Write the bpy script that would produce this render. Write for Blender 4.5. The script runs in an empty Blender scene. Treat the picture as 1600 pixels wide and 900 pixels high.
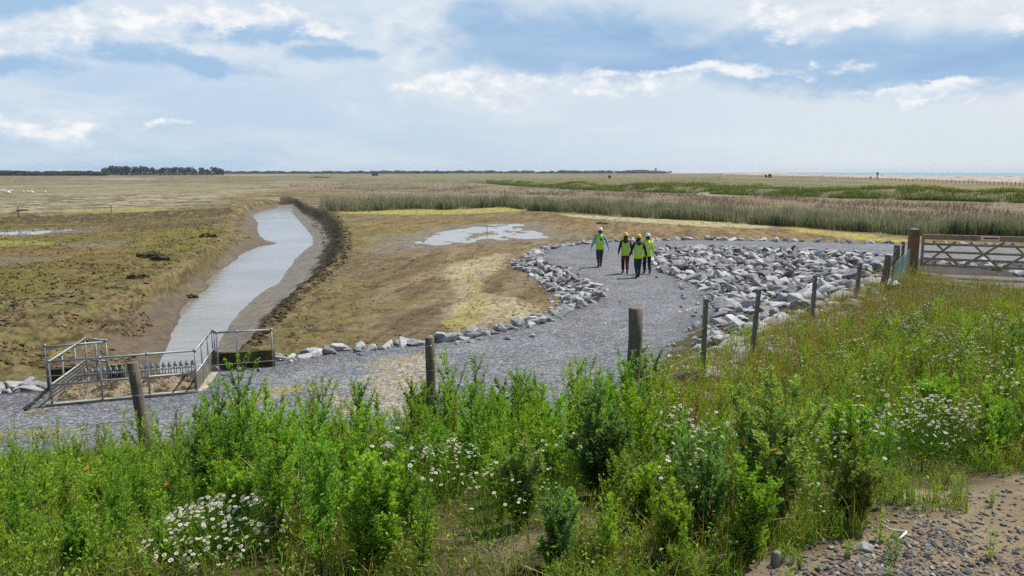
import bpy, bmesh, math, random
import numpy as np
from mathutils import Vector, Matrix, Quaternion

R = math.radians
PI = math.pi
rng = np.random.default_rng(11)
random.seed(11)
S = bpy.context.scene
COL = S.collection

# ------------------------------------------------------------------ camera
F = 1600 * 28.0 / 36.0
CZ = 4.3
PITCH = math.atan((450 - 268.3) / F)
cp, sp = math.cos(PITCH), math.sin(PITCH)


def ray(px, py):
    a = (np.asarray(px, float) - 800) / F
    b = (450 - np.asarray(py, float)) / F
    return a, cp + b * sp, -sp + b * cp


def at(px, py, z=0.0):
    x, y, zz = ray(px, py)
    t = (z - CZ) / zz
    return np.stack([x * t, y * t], -1)


def v3(px, py, z=0.0):
    p = at(px, py, z)
    return Vector((float(p[0]), float(p[1]), z))


def at_depth(px, py, Y):
    x, y, z = ray(px, py)
    t = Y / y
    return Vector((float(x * t), Y, float(CZ + z * t)))


def to_px(x, y, z):
    zz = z - CZ
    d = y * cp - zz * sp
    u = y * sp + zz * cp
    return 800 + F * x / d, 450 - F * u / d


cam_d = bpy.data.cameras.new('camera')
cam = bpy.data.objects.new('camera', cam_d)
COL.objects.link(cam)
cam.location = (0, 0, CZ)
cam.rotation_euler = (PI / 2 - PITCH, 0, 0)
cam_d.lens = 28
cam_d.sensor_width = 36
cam_d.clip_start = 0.05
cam_d.clip_end = 40000
S.camera = cam


# ------------------------------------------------------------------ colour
def lin(r, g, b):
    def f(c):
        c /= 255.0
        return c / 12.92 if c <= 0.04045 else ((c + 0.055) / 1.055) ** 2.4
    return np.array([f(r), f(g), f(b)])


def alb(r, g, b, k=1.8):
    return lin(r, g, b) / k


# ------------------------------------------------------------------ noise
_P = np.random.default_rng(5).permutation(256)
_P = np.concatenate([_P, _P])
_G = np.random.default_rng(6).uniform(0, 2 * PI, 256)
_GX, _GY = np.cos(_G), np.sin(_G)


def pn(x, y):
    xi = np.floor(x).astype(np.int64)
    yi = np.floor(y).astype(np.int64)
    xf, yf = x - xi, y - yi
    u = xf * xf * xf * (xf * (xf * 6 - 15) + 10)
    v = yf * yf * yf * (yf * (yf * 6 - 15) + 10)

    def g(a, b, dx, dy):
        h = _P[(_P[a & 255] + b) & 255]
        return _GX[h] * dx + _GY[h] * dy
    n00 = g(xi, yi, xf, yf)
    n10 = g(xi + 1, yi, xf - 1, yf)
    n01 = g(xi, yi + 1, xf, yf - 1)
    n11 = g(xi + 1, yi + 1, xf - 1, yf - 1)
    return 1.5 * ((n00 * (1 - u) + n10 * u) * (1 - v) + (n01 * (1 - u) + n11 * u) * v)


def fbm(x, y, o=4):
    s = np.zeros_like(x, dtype=float)
    a, f = 0.5, 1.0
    for k in range(o):
        s += a * pn(x * f + 17.3 * k, y * f - 9.1 * k)
        a *= 0.5
        f *= 2.03
    return s


def ss(t):
    t = np.clip(t, 0, 1)
    return t * t * (3 - 2 * t)


# ------------------------------------------------------------------ 2-D distances
def seg_d(x, y, a, b):
    dx, dy = b[0] - a[0], b[1] - a[1]
    L = dx * dx + dy * dy + 1e-12
    t = np.clip(((x - a[0]) * dx + (y - a[1]) * dy) / L, 0, 1)
    ex, ey = x - (a[0] + t * dx), y - (a[1] + t * dy)
    return ex * ex + ey * ey, (dx * (y - a[1]) - dy * (x - a[0]))


def sd_poly(x, y, P):
    """signed distance, negative inside"""
    P = np.asarray(P)
    d = np.full(x.shape, 1e18)
    ins = np.zeros(x.shape, bool)
    n = len(P)
    for i in range(n):
        a, b = P[i], P[(i + 1) % n]
        dd, _ = seg_d(x, y, a, b)
        d = np.minimum(d, dd)
        c = (a[1] > y) != (b[1] > y)
        with np.errstate(divide='ignore', invalid='ignore'):
            xi = (b[0] - a[0]) * (y - a[1]) / (b[1] - a[1] + 1e-18) + a[0]
        ins ^= c & (x < xi)
    d = np.sqrt(d)
    return np.where(ins, -d, d)


def sd_line(x, y, P):
    """distance to a polyline, positive on its right-hand side"""
    best = np.full(x.shape, 1e18)
    sgn = np.ones(x.shape)
    for i in range(len(P) - 1):
        dd, cr = seg_d(x, y, P[i], P[i + 1])
        m = dd < best - 1e-9
        best = np.where(m, dd, best)
        sgn = np.where(m, np.where(cr < 0, 1.0, -1.0), sgn)
    return np.sqrt(best) * sgn


def near_line(x, y, P):
    d = np.full(x.shape, 1e18)
    for i in range(len(P) - 1):
        d = np.minimum(d, seg_d(x, y, P[i], P[i + 1])[0])
    return np.sqrt(d)


def pxpoly(pts, z=0.0):
    return np.array([at(a, b, z) for a, b in pts])


def lp(x, y):
    return np.arctan2(x, y), np.log(np.hypot(x, y) + 1e-9)


def smooth_closed(P, it=2):
    P = np.asarray(P, float)
    for _ in range(it):
        Q = np.roll(P, -1, 0)
        P = np.stack([0.75 * P + 0.25 * Q, 0.25 * P + 0.75 * Q], 1).reshape(-1, 2)
    return P


# ------------------------------------------------------------------ plan of the place
MZ = -0.28        # level of the marsh
ZW = -1.45        # level of the creek water
SEA_Z = -2.0
FENCE = [(-30, 6.2), (-14, 7.2), (-3.8, 8.0), (-0.92, 8.8), (1.32, 9.0), (2.7, 11.0), (3.85, 12.4), (6.0, 15.7), (8.35, 19.1),
         (10.35, 22.0), (12.75, 25.5), (16.6, 24.1), (60, 8)]

EDGE_PX = [(345, 578), (450, 560), (550, 548), (650, 538), (720, 528), (800, 514), (860, 497), (905, 480), (930, 464), (925, 450),
           (905, 440), (880, 426), (850, 413), (830, 401), (845, 391), (880, 384), (930, 379), (1000, 376), (1100, 374.5), (1250, 377),
           (1400, 381), (1600, 385), (1900, 391)]
FIELD_PX = [(1010, 400), (1040, 388), (1100, 385.5), (1200, 388.5), (1300, 392.5), (1396, 398), (1400, 430), (1370, 475), (1330, 505),
            (1270, 540), (1200, 585), (1130, 650), (1020, 650), (1070, 590), (1085, 560), (1100, 530), (1113, 505), (1125, 480), (1110, 460), (1075, 440), (1030, 424)]
F1, F2 = at(82, 634), at(308, 613)
HEADL = [at(82, 634), np.array([-8.95, 16.35])]
HEADR = [at(308, 613), np.array([-6.62, 17.25])]
UPOLY = np.array([F1, F2, HEADR[1], HEADL[1]])
PLAT = np.vstack([pxpoly([(-400, 650), (0, 617), (76, 613)]), [F1], [F2], pxpoly([(325, 592)]), pxpoly(EDGE_PX),
                  pxpoly([(1900, 424), (1600, 420), (1440, 430), (1400, 600), (900, 760), (400, 800), (-400, 800)])])
PATH = np.vstack([pxpoly([(-400, 650), (0, 617), (76, 613)]), [F1], [F2], pxpoly([(325, 592)]), pxpoly(EDGE_PX),
                  pxpoly([(1900, 420), (1600, 411), (1440, 405), (1398, 399), (1300, 393), (1200, 389), (1100, 386), (1040, 388.5),
                          (1008, 400), (1030, 424), (1075, 440), (1110, 460), (1125, 480), (1113, 505), (1100, 530), (1085, 560), (1070, 600),
                          (900, 760), (400, 800), (-400, 800)])])
WATER_PX = [(235, 590), (248, 553), (264, 520), (284, 470), (326, 450), (314, 438), (364, 408), (372, 397), (406, 383.5), (436, 381), (406, 374), (399, 360),
            (402, 347), (389, 335), (414, 328), (440, 324), (462, 322), (455, 330), (475, 351), (498, 378), (471, 397), (452, 424), (441, 443), (414, 455), (383, 485),
            (364, 508), (345, 542), (335, 590)]
TOP_PX = [(-60, 600), (-60, 520), (80, 497), (170, 462), (250, 432), (305, 402), (338, 378), (352, 350), (362, 333), (385, 318), (425, 309),
          (462, 308), (472, 315), (498, 326.5), (526, 333), (543, 358), (546, 386), (534, 410), (511, 429), (476, 456), (442, 491), (408, 525),
          (398, 570), (340, 590)]
WATER = smooth_closed(pxpoly(WATER_PX, ZW), 1)
TOP = np.vstack([smooth_closed(pxpoly(TOP_PX, MZ), 1)])
MIDC = pxpoly([(290, 600), (300, 520), (350, 460), (420, 410), (430, 370), (420, 340), (440, 318)], ZW)
POOLS = [([(700, 354), (760, 349.5), (834, 348), (826, 354), (868, 366), (866, 371), (815, 374), (740, 379), (660, 386), (612, 391), (596, 388),
           (640, 377), (668, 366)], 1.0),
         ([(-60, 362), (60, 358), (150, 356), (120, 362), (60, 366), (-60, 369)], 1.0),
         ([(-60, 408), (20, 405), (40, 407), (0, 411), (-60, 413)], 0.8),
         ([(142, 381), (165, 378.5), (160, 383), (148, 384)], 0.7),
         ([(590, 372), (630, 367), (640, 370), (610, 375)], 0.6)]
POOLW = [smooth_closed(pxpoly(p, MZ), 1) for p, _ in POOLS]
POOL_Z = MZ - 0.05
NEARTRACK = np.array([at(1090, 940, 2.6), at(1205, 898, 2.6), at(1310, 858, 2.6), at(1400, 810, 2.6), at(1500, 778, 2.5), at(1600, 728, 2.45),
                      at(1800, 660, 2.4), at(3000, 640, 2.6), at(3000, 1500, 2.6), (1.2, -3.0), (-1.0, -3.0)])
GATETRACK = np.vstack([pxpoly([(1437, 404), (1700, 410), (1900, 420)], 0.1), pxpoly([(2100, 450), (1700, 447), (1600, 444), (1500, 436), (1440, 424)], 1.15)])
GBANK = np.vstack([pxpoly([(760, 287), (870, 295), (960, 299), (1060, 302), (1130, 304), (1190, 305.5), (1300, 309), (1400, 312), (1600, 317), (1900, 325)], MZ)])
LEFTBANK = pxpoly([(-100, 350), (120, 343), (250, 337), (352, 331)], MZ)

# beach: near edge and crest, distance as a function of azimuth
BN_px = [(900, 270.2), (1000, 270.6), (1100, 271.6), (1200, 273.6), (1300, 275.8), (1400, 278.6), (1500, 281.4), (1600, 284.2), (1900, 292)]
BN = np.array([lp(*at(a, b, 0.0)) for a, b in BN_px])
BC_a = np.array([math.atan((a - 800) / F) for a in (900, 1050, 1200, 1300, 1400, 1600, 1900)])
BC_r = np.log(np.array([2300, 1800, 1250, 950, 800, 640, 500.0]))


def bank_s(x, y):
    return sd_line(x, y, FENCE)


def bank_z(x, y):
    s = bank_s(x, y)
    zf = 1.22 - 0.14 * ss((y - 8) / 14)
    A = 1.4 * (1 - ss((y - 8.5) / 12.5))
    up = zf + A * ss((s + 0.2) / 6.2)
    w = 3.3 + 2.6 * ss((y - 12) / 9)
    dn = zf * (1 - ss(-s / w))
    return np.where(s >= 0, up, dn), s


def height(x, y, detail=True):
    x = np.asarray(x, float)
    y = np.asarray(y, float)
    r = np.hypot(x, y)
    z = MZ + 0.05 * fbm(x / 7, y / 7, 3) + 0.12 * ss((r - 60) / 60) * fbm(x / 35, y / 35, 3)
    th, lr = lp(x, y)
    n1 = fbm(x / 1.3, y / 1.3, 4)
    rough = np.where(th < -0.27, 0.11, 0.028)
    z = z + rough * n1 * (1 - ss((r - 150) / 100))
    # left marsh bank
    m = r < 400
    if m.any():
        d = near_line(x[m], y[m], LEFTBANK)
        z[m] += 0.35 * np.exp(-(d / 4.5) ** 2) * (1 + 0.8 * n1[m])
    # pools
    for P, (pp, k) in zip(POOLW, POOLS):
        bb = (x > P[:, 0].min() - 6) & (x < P[:, 0].max() + 6) & (y > P[:, 1].min() - 8) & (y < P[:, 1].max() + 8)
        if bb.any():
            d = sd_poly(x[bb], y[bb], P)
            n2 = fbm(x[bb] / 3.5, y[bb] / 5, 3)
            w = 1.2 if k == 1.0 else 0.6
            t = ss(0.5 - d / (2 * w))
            n3 = fbm(x[bb] / 1.1, y[bb] / 2.6, 4)
            flat = MZ - 0.016 + 0.085 * n2 + 0.06 * n3
            z[bb] = z[bb] * (1 - t) + flat * t - 0.046 * k * ss(-d / 2.0 + 0.2)
    # green grass bank beyond the reeds
    m = (r > 60) & (r < 900) & (th > -0.1)
    if m.any():
        s = sd_line(x[m], y[m], GBANK)      # the line runs left to right: positive = nearer
        q = ss((s + 0) / 5 + 1.0) * 0 + ss(-s / 7.0)
        fall = 1 - 1.0 * ss((-s - 12) / 60)
        hh = np.clip(1.15 + 1.3 * fbm(x[m] / 22, y[m] / 22, 3), .3, 2.2)
        z[m] += hh * q * fall
    # creek
    bb = (x > TOP[:, 0].min() - 2) & (x < TOP[:, 0].max() + 2) & (y > TOP[:, 1].min() - 2) & (y < TOP[:, 1].max() + 4)
    if bb.any():
        xb, yb = x[bb], y[bb]
        wob = 0.55 * fbm(xb / 3, yb / 3, 4) + 0.35 * fbm(xb / 1.0, yb / 1.0, 3)
        side = sd_line(xb, yb, MIDC)
        dt = -sd_poly(xb, yb, TOP) + wob * np.where(side > 0, 0.7, 0.35)
        dw = sd_poly(xb, yb, WATER) + wob * 0.22
        t = np.clip(dw, 0, None) / (np.clip(dw, 0, None) + np.clip(dt, 0, None) + 1e-6)
        pr = np.where(t < 0.40, 0.16 * t / 0.40, 0.16 + 0.84 * ss((t - 0.40) / 0.58))
        pl = 0.35 * np.clip(t / 0.5, 0, 1) + 0.65 * ss((t - 0.35) / 0.65)
        p = np.where(side > 0, pr, pl)
        lip = 0.22 * np.exp(-((t - 0.97) / 0.05) ** 2)
        zc = ZW + (MZ + 0.03 - ZW) * p + 0.05 * n1[bb] * t + 0.01 + 0.10 * fbm(xb / 0.55, yb / 0.55, 3) * ss((t - 0.35) / 0.2)
        zc = np.where(dw < 0, ZW + 0.012 - 0.5 * ss(-dw / 1.6), zc)
        q = ss(dt / 0.5)
        z[bb] = z[bb] * (1 - q) + zc * q + lip * (side > 0) * q * 0.6
        # low rim on the right-hand bank
        z[bb] += 0.0
    # gravel platform
    m = (r < 120) & (y > 0)
    if m.any():
        xm, ym = x[m], y[m]
        d = sd_poly(xm, ym, PLAT)
        k = 1 - ss(d / 1.15)
        z[m] = z[m] * (1 - k) + (0.014 * fbm(xm / 0.9, ym / 0.9, 3) + 0.03 * fbm(xm / 5, ym / 5, 2)) * k
        # pit behind the railings
        du = sd_poly(xm, ym, UPOLY)
        k = ss(-du / 0.15 + 0.3)
        z[m] = z[m] * (1 - k) + (-1.3) * k
    # embankment the camera stands on
    m = (r < 90)
    if m.any():
        bz, s = bank_z(x[m], y[m])
        k = ss((bz - 0.0) / 0.12)
        nn = 0.05 * fbm(x[m] / 0.8, y[m] / 0.8, 4) + 0.10 * fbm(x[m] / 2.5, y[m] / 2.5, 3) * ss((s + 1) / 2)
        tr = np.minimum(sd_poly(x[m], y[m], NEARTRACK), sd_poly(x[m], y[m], GATETRACK))
        nn = nn * (0.3 + 0.7 * ss(tr / 0.8)) - 0.05 * ss(-tr / 0.6)
        z[m] = np.where(bz > 0.002, np.maximum(z[m] * (1 - k) + 0 * k, -3) * (1 - k) + (bz + nn) * k, z[m])
    # beach and sea bed
    m = (r > 250) & (th > 0.05)
    if m.any():
        rn = np.interp(th[m], BN[:, 0], BN[:, 1])
        rc = np.interp(th[m], BC_a, BC_r)
        t = (lr[m] - rn) / (rc - rn)
        on = ss((th[m] - 0.16) / 0.12)
        bz = MZ + 1.75 * ss(t) * (0.75 + 0.35 * fbm(th[m] * 60, lr[m] * 9, 3)) + 0.25 * (t > 0)
        over = np.exp(lr[m]) - np.exp(rc)
        drop = ss(over / 60.0)
        sea = ss((th[m] - math.atan((1215 - 800) / F)) / 0.02)
        bz = bz * (1 - drop * sea) + (SEA_Z - 3) * drop * sea
        k = ss(t / 0.15) * np.maximum(on, sea)
        z[m] = z[m] * (1 - k) + bz * k
    return z


def h1(x, y):
    return float(height(np.array([x], float), np.array([y], float))[0])


def hit(px, py, r0=2.0, r1=300.0, n=900):
    """where the line of sight through a pixel meets the ground (vectorised)"""
    px = np.atleast_1d(np.asarray(px, float))
    py = np.atleast_1d(np.asarray(py, float))
    dx, dy, dz = ray(px, py)
    hd = np.hypot(dx, dy)
    ts = np.exp(np.linspace(math.log(r0), math.log(r1), n))
    X = (dx / hd)[:, None] * ts
    Y = (dy / hd)[:, None] * ts
    Z = CZ + (dz / hd)[:, None] * ts
    H = height(X.ravel(), Y.ravel()).reshape(X.shape)
    b = Z < H
    i = np.where(b.any(1), b.argmax(1), n - 1)
    k = np.arange(len(px))
    return np.stack([X[k, i], Y[k, i], H[k, i]], -1)


# ------------------------------------------------------------------ object helpers
def tag(o, label=None, cat=None, group=None, kind=None):
    if label:
        o['label'] = label
    if cat:
        o['category'] = cat
    if group:
        o['group'] = group
    if kind:
        o['kind'] = kind
    return o


def empty(name, loc=(0, 0, 0), rz=0.0):
    o = bpy.data.objects.new(name, None)
    COL.objects.link(o)
    o.location = loc
    o.rotation_euler = (0, 0, rz)
    o.empty_display_size = 0.2
    return o


def link(name, me, mat=None, parent=None, loc=None):
    o = bpy.data.objects.new(name, me)
    COL.objects.link(o)
    if mat is not None:
        for m in (mat if isinstance(mat, (list, tuple)) else [mat]):
            me.materials.append(m)
    if parent is not None:
        o.parent = parent
    if loc is not None:
        o.location = loc
    return o


def np_mesh(name, V, faces, col=None, smooth=False, mats=None, extra=None):
    """faces: list of (n,k) index arrays"""
    me = bpy.data.meshes.new(name)
    V = np.asarray(V, np.float32)
    me.vertices.add(len(V))
    me.vertices.foreach_set('co', V.ravel())
    loops = np.concatenate([f.ravel() for f in faces]).astype(np.int32)
    cnt = np.concatenate([np.full(len(f), f.shape[1]) for f in faces])
    start = np.concatenate([[0], np.cumsum(cnt)[:-1]]).astype(np.int32)
    me.loops.add(len(loops))
    me.loops.foreach_set('vertex_index', loops)
    me.polygons.add(len(cnt))
    me.polygons.foreach_set('loop_start', start)
    if mats is not None:
        me.polygons.foreach_set('material_index', np.asarray(mats, np.int32))
    me.polygons.foreach_set('use_smooth', np.full(len(cnt), smooth, bool))
    me.update(calc_edges=True)
    if col is not None:
        a = me.color_attributes.new('col', 'FLOAT_COLOR', 'POINT')
        c = np.ones((len(V), 4), np.float32)
        c[:, :3] = col
        a.data.foreach_set('color', c.ravel())
    if extra:
        for k, val in extra.items():
            at_ = me.attributes.new(k, 'FLOAT', 'POINT')
            at_.data.foreach_set('value', np.asarray(val, np.float32))
    return me


class MB:
    """collects boxes, tubes and lathes into one mesh"""

    def __init__(self):
        self.v, self.f, self.m = [], [], []

    def add(self, V, Fs, mi=0):
        b = len(self.v)
        self.v += [tuple(p) for p in V]
        self.f += [tuple(b + i for i in f) for f in Fs]
        self.m += [mi] * len(Fs)

    def box(self, c, size, rot=None, mi=0, taper=1.0):
        hx, hy, hz = size[0] / 2, size[1] / 2, size[2] / 2
        P = [Vector((sx * hx * (taper if sz > 0 else 1), sy * hy * (taper if sz > 0 else 1), sz * hz)) for sz in (-1, 1) for sy in (-1, 1) for sx in (-1, 1)]
        if rot is not None:
            P = [rot @ p for p in P]
        P = [p + Vector(c) for p in P]
        self.add(P, [(0, 2, 3, 1), (4, 5, 7, 6), (0, 1, 5, 4), (2, 6, 7, 3), (1, 3, 7, 5), (0, 4, 6, 2)], mi)

    def beam(self, a, b, w, h, up=Vector((0, 0, 1)), mi=0):
        a, b = Vector(a), Vector(b)
        d = (b - a)
        L = d.length
        d.normalize()
        s = d.cross(up)
        if s.length < 1e-4:
            s = Vector((1, 0, 0))
        s.normalize()
        u = s.cross(d).normalized()
        M = Matrix((s, d, u)).transposed()
        self.box((a + b) / 2, (w, L, h), M, mi)

    def tube(self, pts, r, n=8, mi=0, cap=True):
        pts = [Vector(p) for p in pts]
        rr = r if isinstance(r, (list, tuple)) else [r] * len(pts)
        V, Fs = [], []
        for i, p in enumerate(pts):
            d = (pts[min(i + 1, len(pts) - 1)] - pts[max(i - 1, 0)]).normalized()
            ref = Vector((0, 0, 1)) if abs(d.z) < 0.9 else Vector((1, 0, 0))
            s = d.cross(ref).normalized()
            u = s.cross(d)
            for k in range(n):
                a = 2 * PI * k / n
                V.append(p + (s * math.cos(a) + u * math.sin(a)) * rr[i])
        for i in range(len(pts) - 1):
            for k in range(n):
                a, b = i * n + k, i * n + (k + 1) % n
                Fs.append((a, b, b + n, a + n))
        if cap:
            Fs.append(tuple(range(n - 1, -1, -1)))
            Fs.append(tuple(range((len(pts) - 1) * n, len(pts) * n)))
        self.add(V, Fs, mi)

    def loft(self, rings, n=16, mi=0, cap=True):
        """rings: (cx, cy, z, rx, ry)"""
        V, Fs = [], []
        for (cx, cy, z, rx, ry) in rings:
            for k in range(n):
                a = 2 * PI * k / n
                V.append((cx + rx * math.cos(a), cy + ry * math.sin(a), z))
        for i in range(len(rings) - 1):
            for k in range(n):
                a, b = i * n + k, i * n + (k + 1) % n
                Fs.append((a, b, b + n, a + n))
        if cap:
            Fs.append(tuple(range(n - 1, -1, -1)))
            Fs.append(tuple(range((len(rings) - 1) * n, len(rings) * n)))
        self.add(V, Fs, mi)

    def mesh(self, name, smooth=False):
        me = bpy.data.meshes.new(name)
        me.from_pydata(self.v, [], self.f)
        me.polygons.foreach_set('material_index', self.m)
        me.polygons.foreach_set('use_smooth', [smooth] * len(self.f))
        me.update()
        return me

    def build(self, name, mat, parent=None, smooth=False, bevel=0.0, loc=None):
        me = self.mesh(name, smooth)
        if bevel:
            bm = bmesh.new()
            bm.from_mesh(me)
            bmesh.ops.bevel(bm, geom=[e for e in bm.edges if len(e.link_faces) == 2 and e.calc_face_angle(0) > 0.6], offset=bevel, segments=1, affect='EDGES')
            bm.to_mesh(me)
            bm.free()
        return link(name, me, mat, parent, loc)


# ------------------------------------------------------------------ materials
class NT:
    def __init__(self, tree):
        self.t = tree
        self.t.nodes.clear()

    def n(self, typ, **kw):
        nd = self.t.nodes.new(typ)
        for k, v in kw.items():
            setattr(nd, k, v)
        return nd

    def set(self, sock, v):
        if isinstance(v, bpy.types.NodeSocket):
            self.t.links.new(v, sock)
        elif v is not None:
            if sock.type == 'RGBA' and len(v) == 3:
                v = (*v, 1)
            sock.default_value = v

    def math(self, op, a, b=None, c=None, clamp=False):
        nd = self.n('ShaderNodeMath', operation=op, use_clamp=clamp)
        self.set(nd.inputs[0], a)
        if b is not None:
            self.set(nd.inputs[1], b)
        if c is not None:
            self.set(nd.inputs[2], c)
        return nd.outputs[0]

    def mix(self, f, a, b, blend='MIX'):
        nd = self.n('ShaderNodeMix', data_type='RGBA', blend_type=blend)
        self.set(nd.inputs[0], f)
        self.set(nd.inputs[6], a)
        self.set(nd.inputs[7], b)
        return nd.outputs[2]

    def noise(self, vec, scale, detail=4, rough=0.55, dist=0.0):
        nd = self.n('ShaderNodeTexNoise')
        if vec is not None:
            self.set(nd.inputs['Vector'], vec)
        nd.inputs['Scale'].default_value = scale
        nd.inputs['Detail'].default_value = detail
        nd.inputs['Roughness'].default_value = rough
        nd.inputs['Distortion'].default_value = dist
        return nd.outputs['Fac']

    def voronoi(self, vec, scale, feature='F1', rnd=1.0):
        nd = self.n('ShaderNodeTexVoronoi', feature=feature)
        self.set(nd.inputs['Vector'], vec)
        nd.inputs['Scale'].default_value = scale
        nd.inputs['Randomness'].default_value = rnd
        return nd

    def remap(self, v, a, b, c=0.0, d=1.0, smooth=False):
        nd = self.n('ShaderNodeMapRange', interpolation_type='SMOOTHSTEP' if smooth else 'LINEAR')
        self.set(nd.inputs[0], v)
        for i, q in enumerate((a, b, c, d)):
            nd.inputs[1 + i].default_value = q
        return nd.outputs[0]

    def bump(self, h, strength, dist, prev=None):
        nd = self.n('ShaderNodeBump')
        nd.inputs['Strength'].default_value = strength
        nd.inputs['Distance'].default_value = dist
        self.set(nd.inputs['Height'], h)
        if prev is not None:
            self.set(nd.inputs['Normal'], prev)
        return nd.outputs[0]

    def principled(self, base, rough, normal=None, spec=0.3, metal=0.0, **kw):
        nd = self.n('ShaderNodeBsdfPrincipled')
        self.set(nd.inputs['Base Color'], base)
        self.set(nd.inputs['Roughness'], rough)
        nd.inputs['Specular IOR Level'].default_value = spec
        nd.inputs['Metallic'].default_value = metal
        if normal is not None:
            self.set(nd.inputs['Normal'], normal)
        return nd.outputs[0]

    def out(self, sh):
        o = self.n('ShaderNodeOutputMaterial')
        self.t.links.new(sh, o.inputs['Surface'])


def mat(name):
    m = bpy.data.materials.new(name)
    m.use_nodes = True
    return m, NT(m.node_tree)


def obj_co(t):
    return t.n('ShaderNodeTexCoord').outputs['Object']


def attr(t, name, out='Color'):
    return t.n('ShaderNodeAttribute', attribute_name=name).outputs[out]


def rnd_obj(t):
    return t.n('ShaderNodeObjectInfo').outputs['Random']


def m_ground(name, bump=1.0, contrast=0.55):
    m, t = mat(name)
    co = obj_co(t)
    c = attr(t, 'col')
    wet = attr(t, 'wet', 'Fac')
    n1 = t.noise(co, 2.2, 6, 0.65)
    n2 = t.noise(co, 11.0, 5, 0.7)
    n3 = t.noise(co, 0.35, 5, 0.6)
    k = t.math('ADD', t.math('MULTIPLY', n1, 0.5), t.math('ADD', t.math('MULTIPLY', n2, 0.3), t.math('MULTIPLY', n3, 0.2)))
    k = t.remap(k, 0.36, 0.64, 1 - contrast, 1 + contrast * 0.9)
    sc = t.n('ShaderNodeVectorMath', operation='SCALE')
    t.set(sc.inputs[0], c)
    t.set(sc.inputs[3], k)
    hue = t.noise(co, 1.1, 4, 0.6)
    col = t.mix(t.remap(hue, 0.45, 0.7, 0, 0.35), sc.outputs[0], t.mix(1.0, sc.outputs[0], (0.75, 0.8, 0.45), 'MULTIPLY'))
    sp = t.noise(co, 3.4, 9, 0.8)
    col = t.mix(t.remap(sp, 0.57, 0.64, 0, 0.42), col, t.mix(1.0, col, (0.36, 0.33, 0.27), 'MULTIPLY'))
    col = t.mix(t.remap(sp, 0.42, 0.35, 0, 0.3), col, t.mix(1.0, col, (1.7, 1.7, 1.75), 'MULTIPLY'))
    b = t.bump(n1, 0.55 * bump, 0.12)
    b = t.bump(sp, 0.7 * bump, 0.10, b)
    b = t.bump(n2, 0.6 * bump, 0.04, b)
    inv = t.math('SUBTRACT', 1.0, wet)
    rough = t.math('ADD', 0.28, t.math('MULTIPLY', inv, 0.62))
    t.out(t.principled(col, rough, b, 0.35))
    return m


def m_gravel(name, scale=26.0):
    m, t = mat(name)
    co = obj_co(t)
    c = attr(t, 'col')
    v = t.voronoi(co, scale)
    v2 = t.voronoi(co, scale * 0.45)
    sep = t.n('ShaderNodeSeparateColor')
    t.set(sep.inputs[0], v.outputs['Color'])
    sep2 = t.n('ShaderNodeSeparateColor')
    t.set(sep2.inputs[0], v2.outputs['Color'])
    k = t.remap(sep.outputs[0], 0, 1, 0.6, 1.35)
    k = t.math('MULTIPLY', k, t.remap(sep2.outputs[0], 0, 1, 0.72, 1.28))
    k = t.math('MULTIPLY', k, t.remap(t.noise(co, 0.7, 5, 0.65), 0.3, 0.7, 0.82, 1.18))
    sc = t.n('ShaderNodeVectorMath', operation='SCALE')
    t.set(sc.inputs[0], c)
    t.set(sc.inputs[3], k)
    col = t.mix(t.remap(sep.outputs[1], 0.86, 0.9, 0, 0.5), sc.outputs[0], (0.42, 0.42, 0.41))
    edge = t.remap(v.outputs['Distance'], 0.0, 0.6, 1.0, 0.0)
    b = t.bump(edge, 0.9, 0.02)
    b = t.bump(t.remap(v2.outputs['Distance'], 0.0, 0.6, 1.0, 0.0), 0.6, 0.03, b)
    t.out(t.principled(col, 0.8, b, 0.3))
    return m


def m_rock(name):
    m, t = mat(name)
    co = obj_co(t)
    r = rnd_obj(t)
    add = t.n('ShaderNodeVectorMath', operation='ADD')
    t.set(add.inputs[0], co)
    t.set(add.inputs[1], t.n('ShaderNodeObjectInfo').outputs['Location'])
    p = add.outputs[0]
    base = t.mix(t.remap(r, 0.05, 0.8), (0.17, 0.178, 0.192), (0.54, 0.54, 0.535))
    n1 = t.noise(p, 2.5, 6, 0.65)
    n2 = t.noise(p, 14, 5, 0.7)
    col = t.mix(t.remap(n1, 0.42, 0.68, 0, 0.75), base, (0.19, 0.195, 0.205))
    col = t.mix(t.remap(n2, 0.5, 0.75, 0, 0.6), col, (0.6, 0.58, 0.54))
    # dried weed low on the stones
    n4 = t.noise(p, 1.2, 3, 0.5)
    col = t.mix(t.remap(n4, 0.62, 0.72, 0, 0.45), col, (0.30, 0.26, 0.14))
    b = t.bump(n1, 0.6, 0.10)
    b = t.bump(n2, 0.5, 0.03, b)
    t.out(t.principled(col, 0.85, b, 0.25))
    return m


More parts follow.
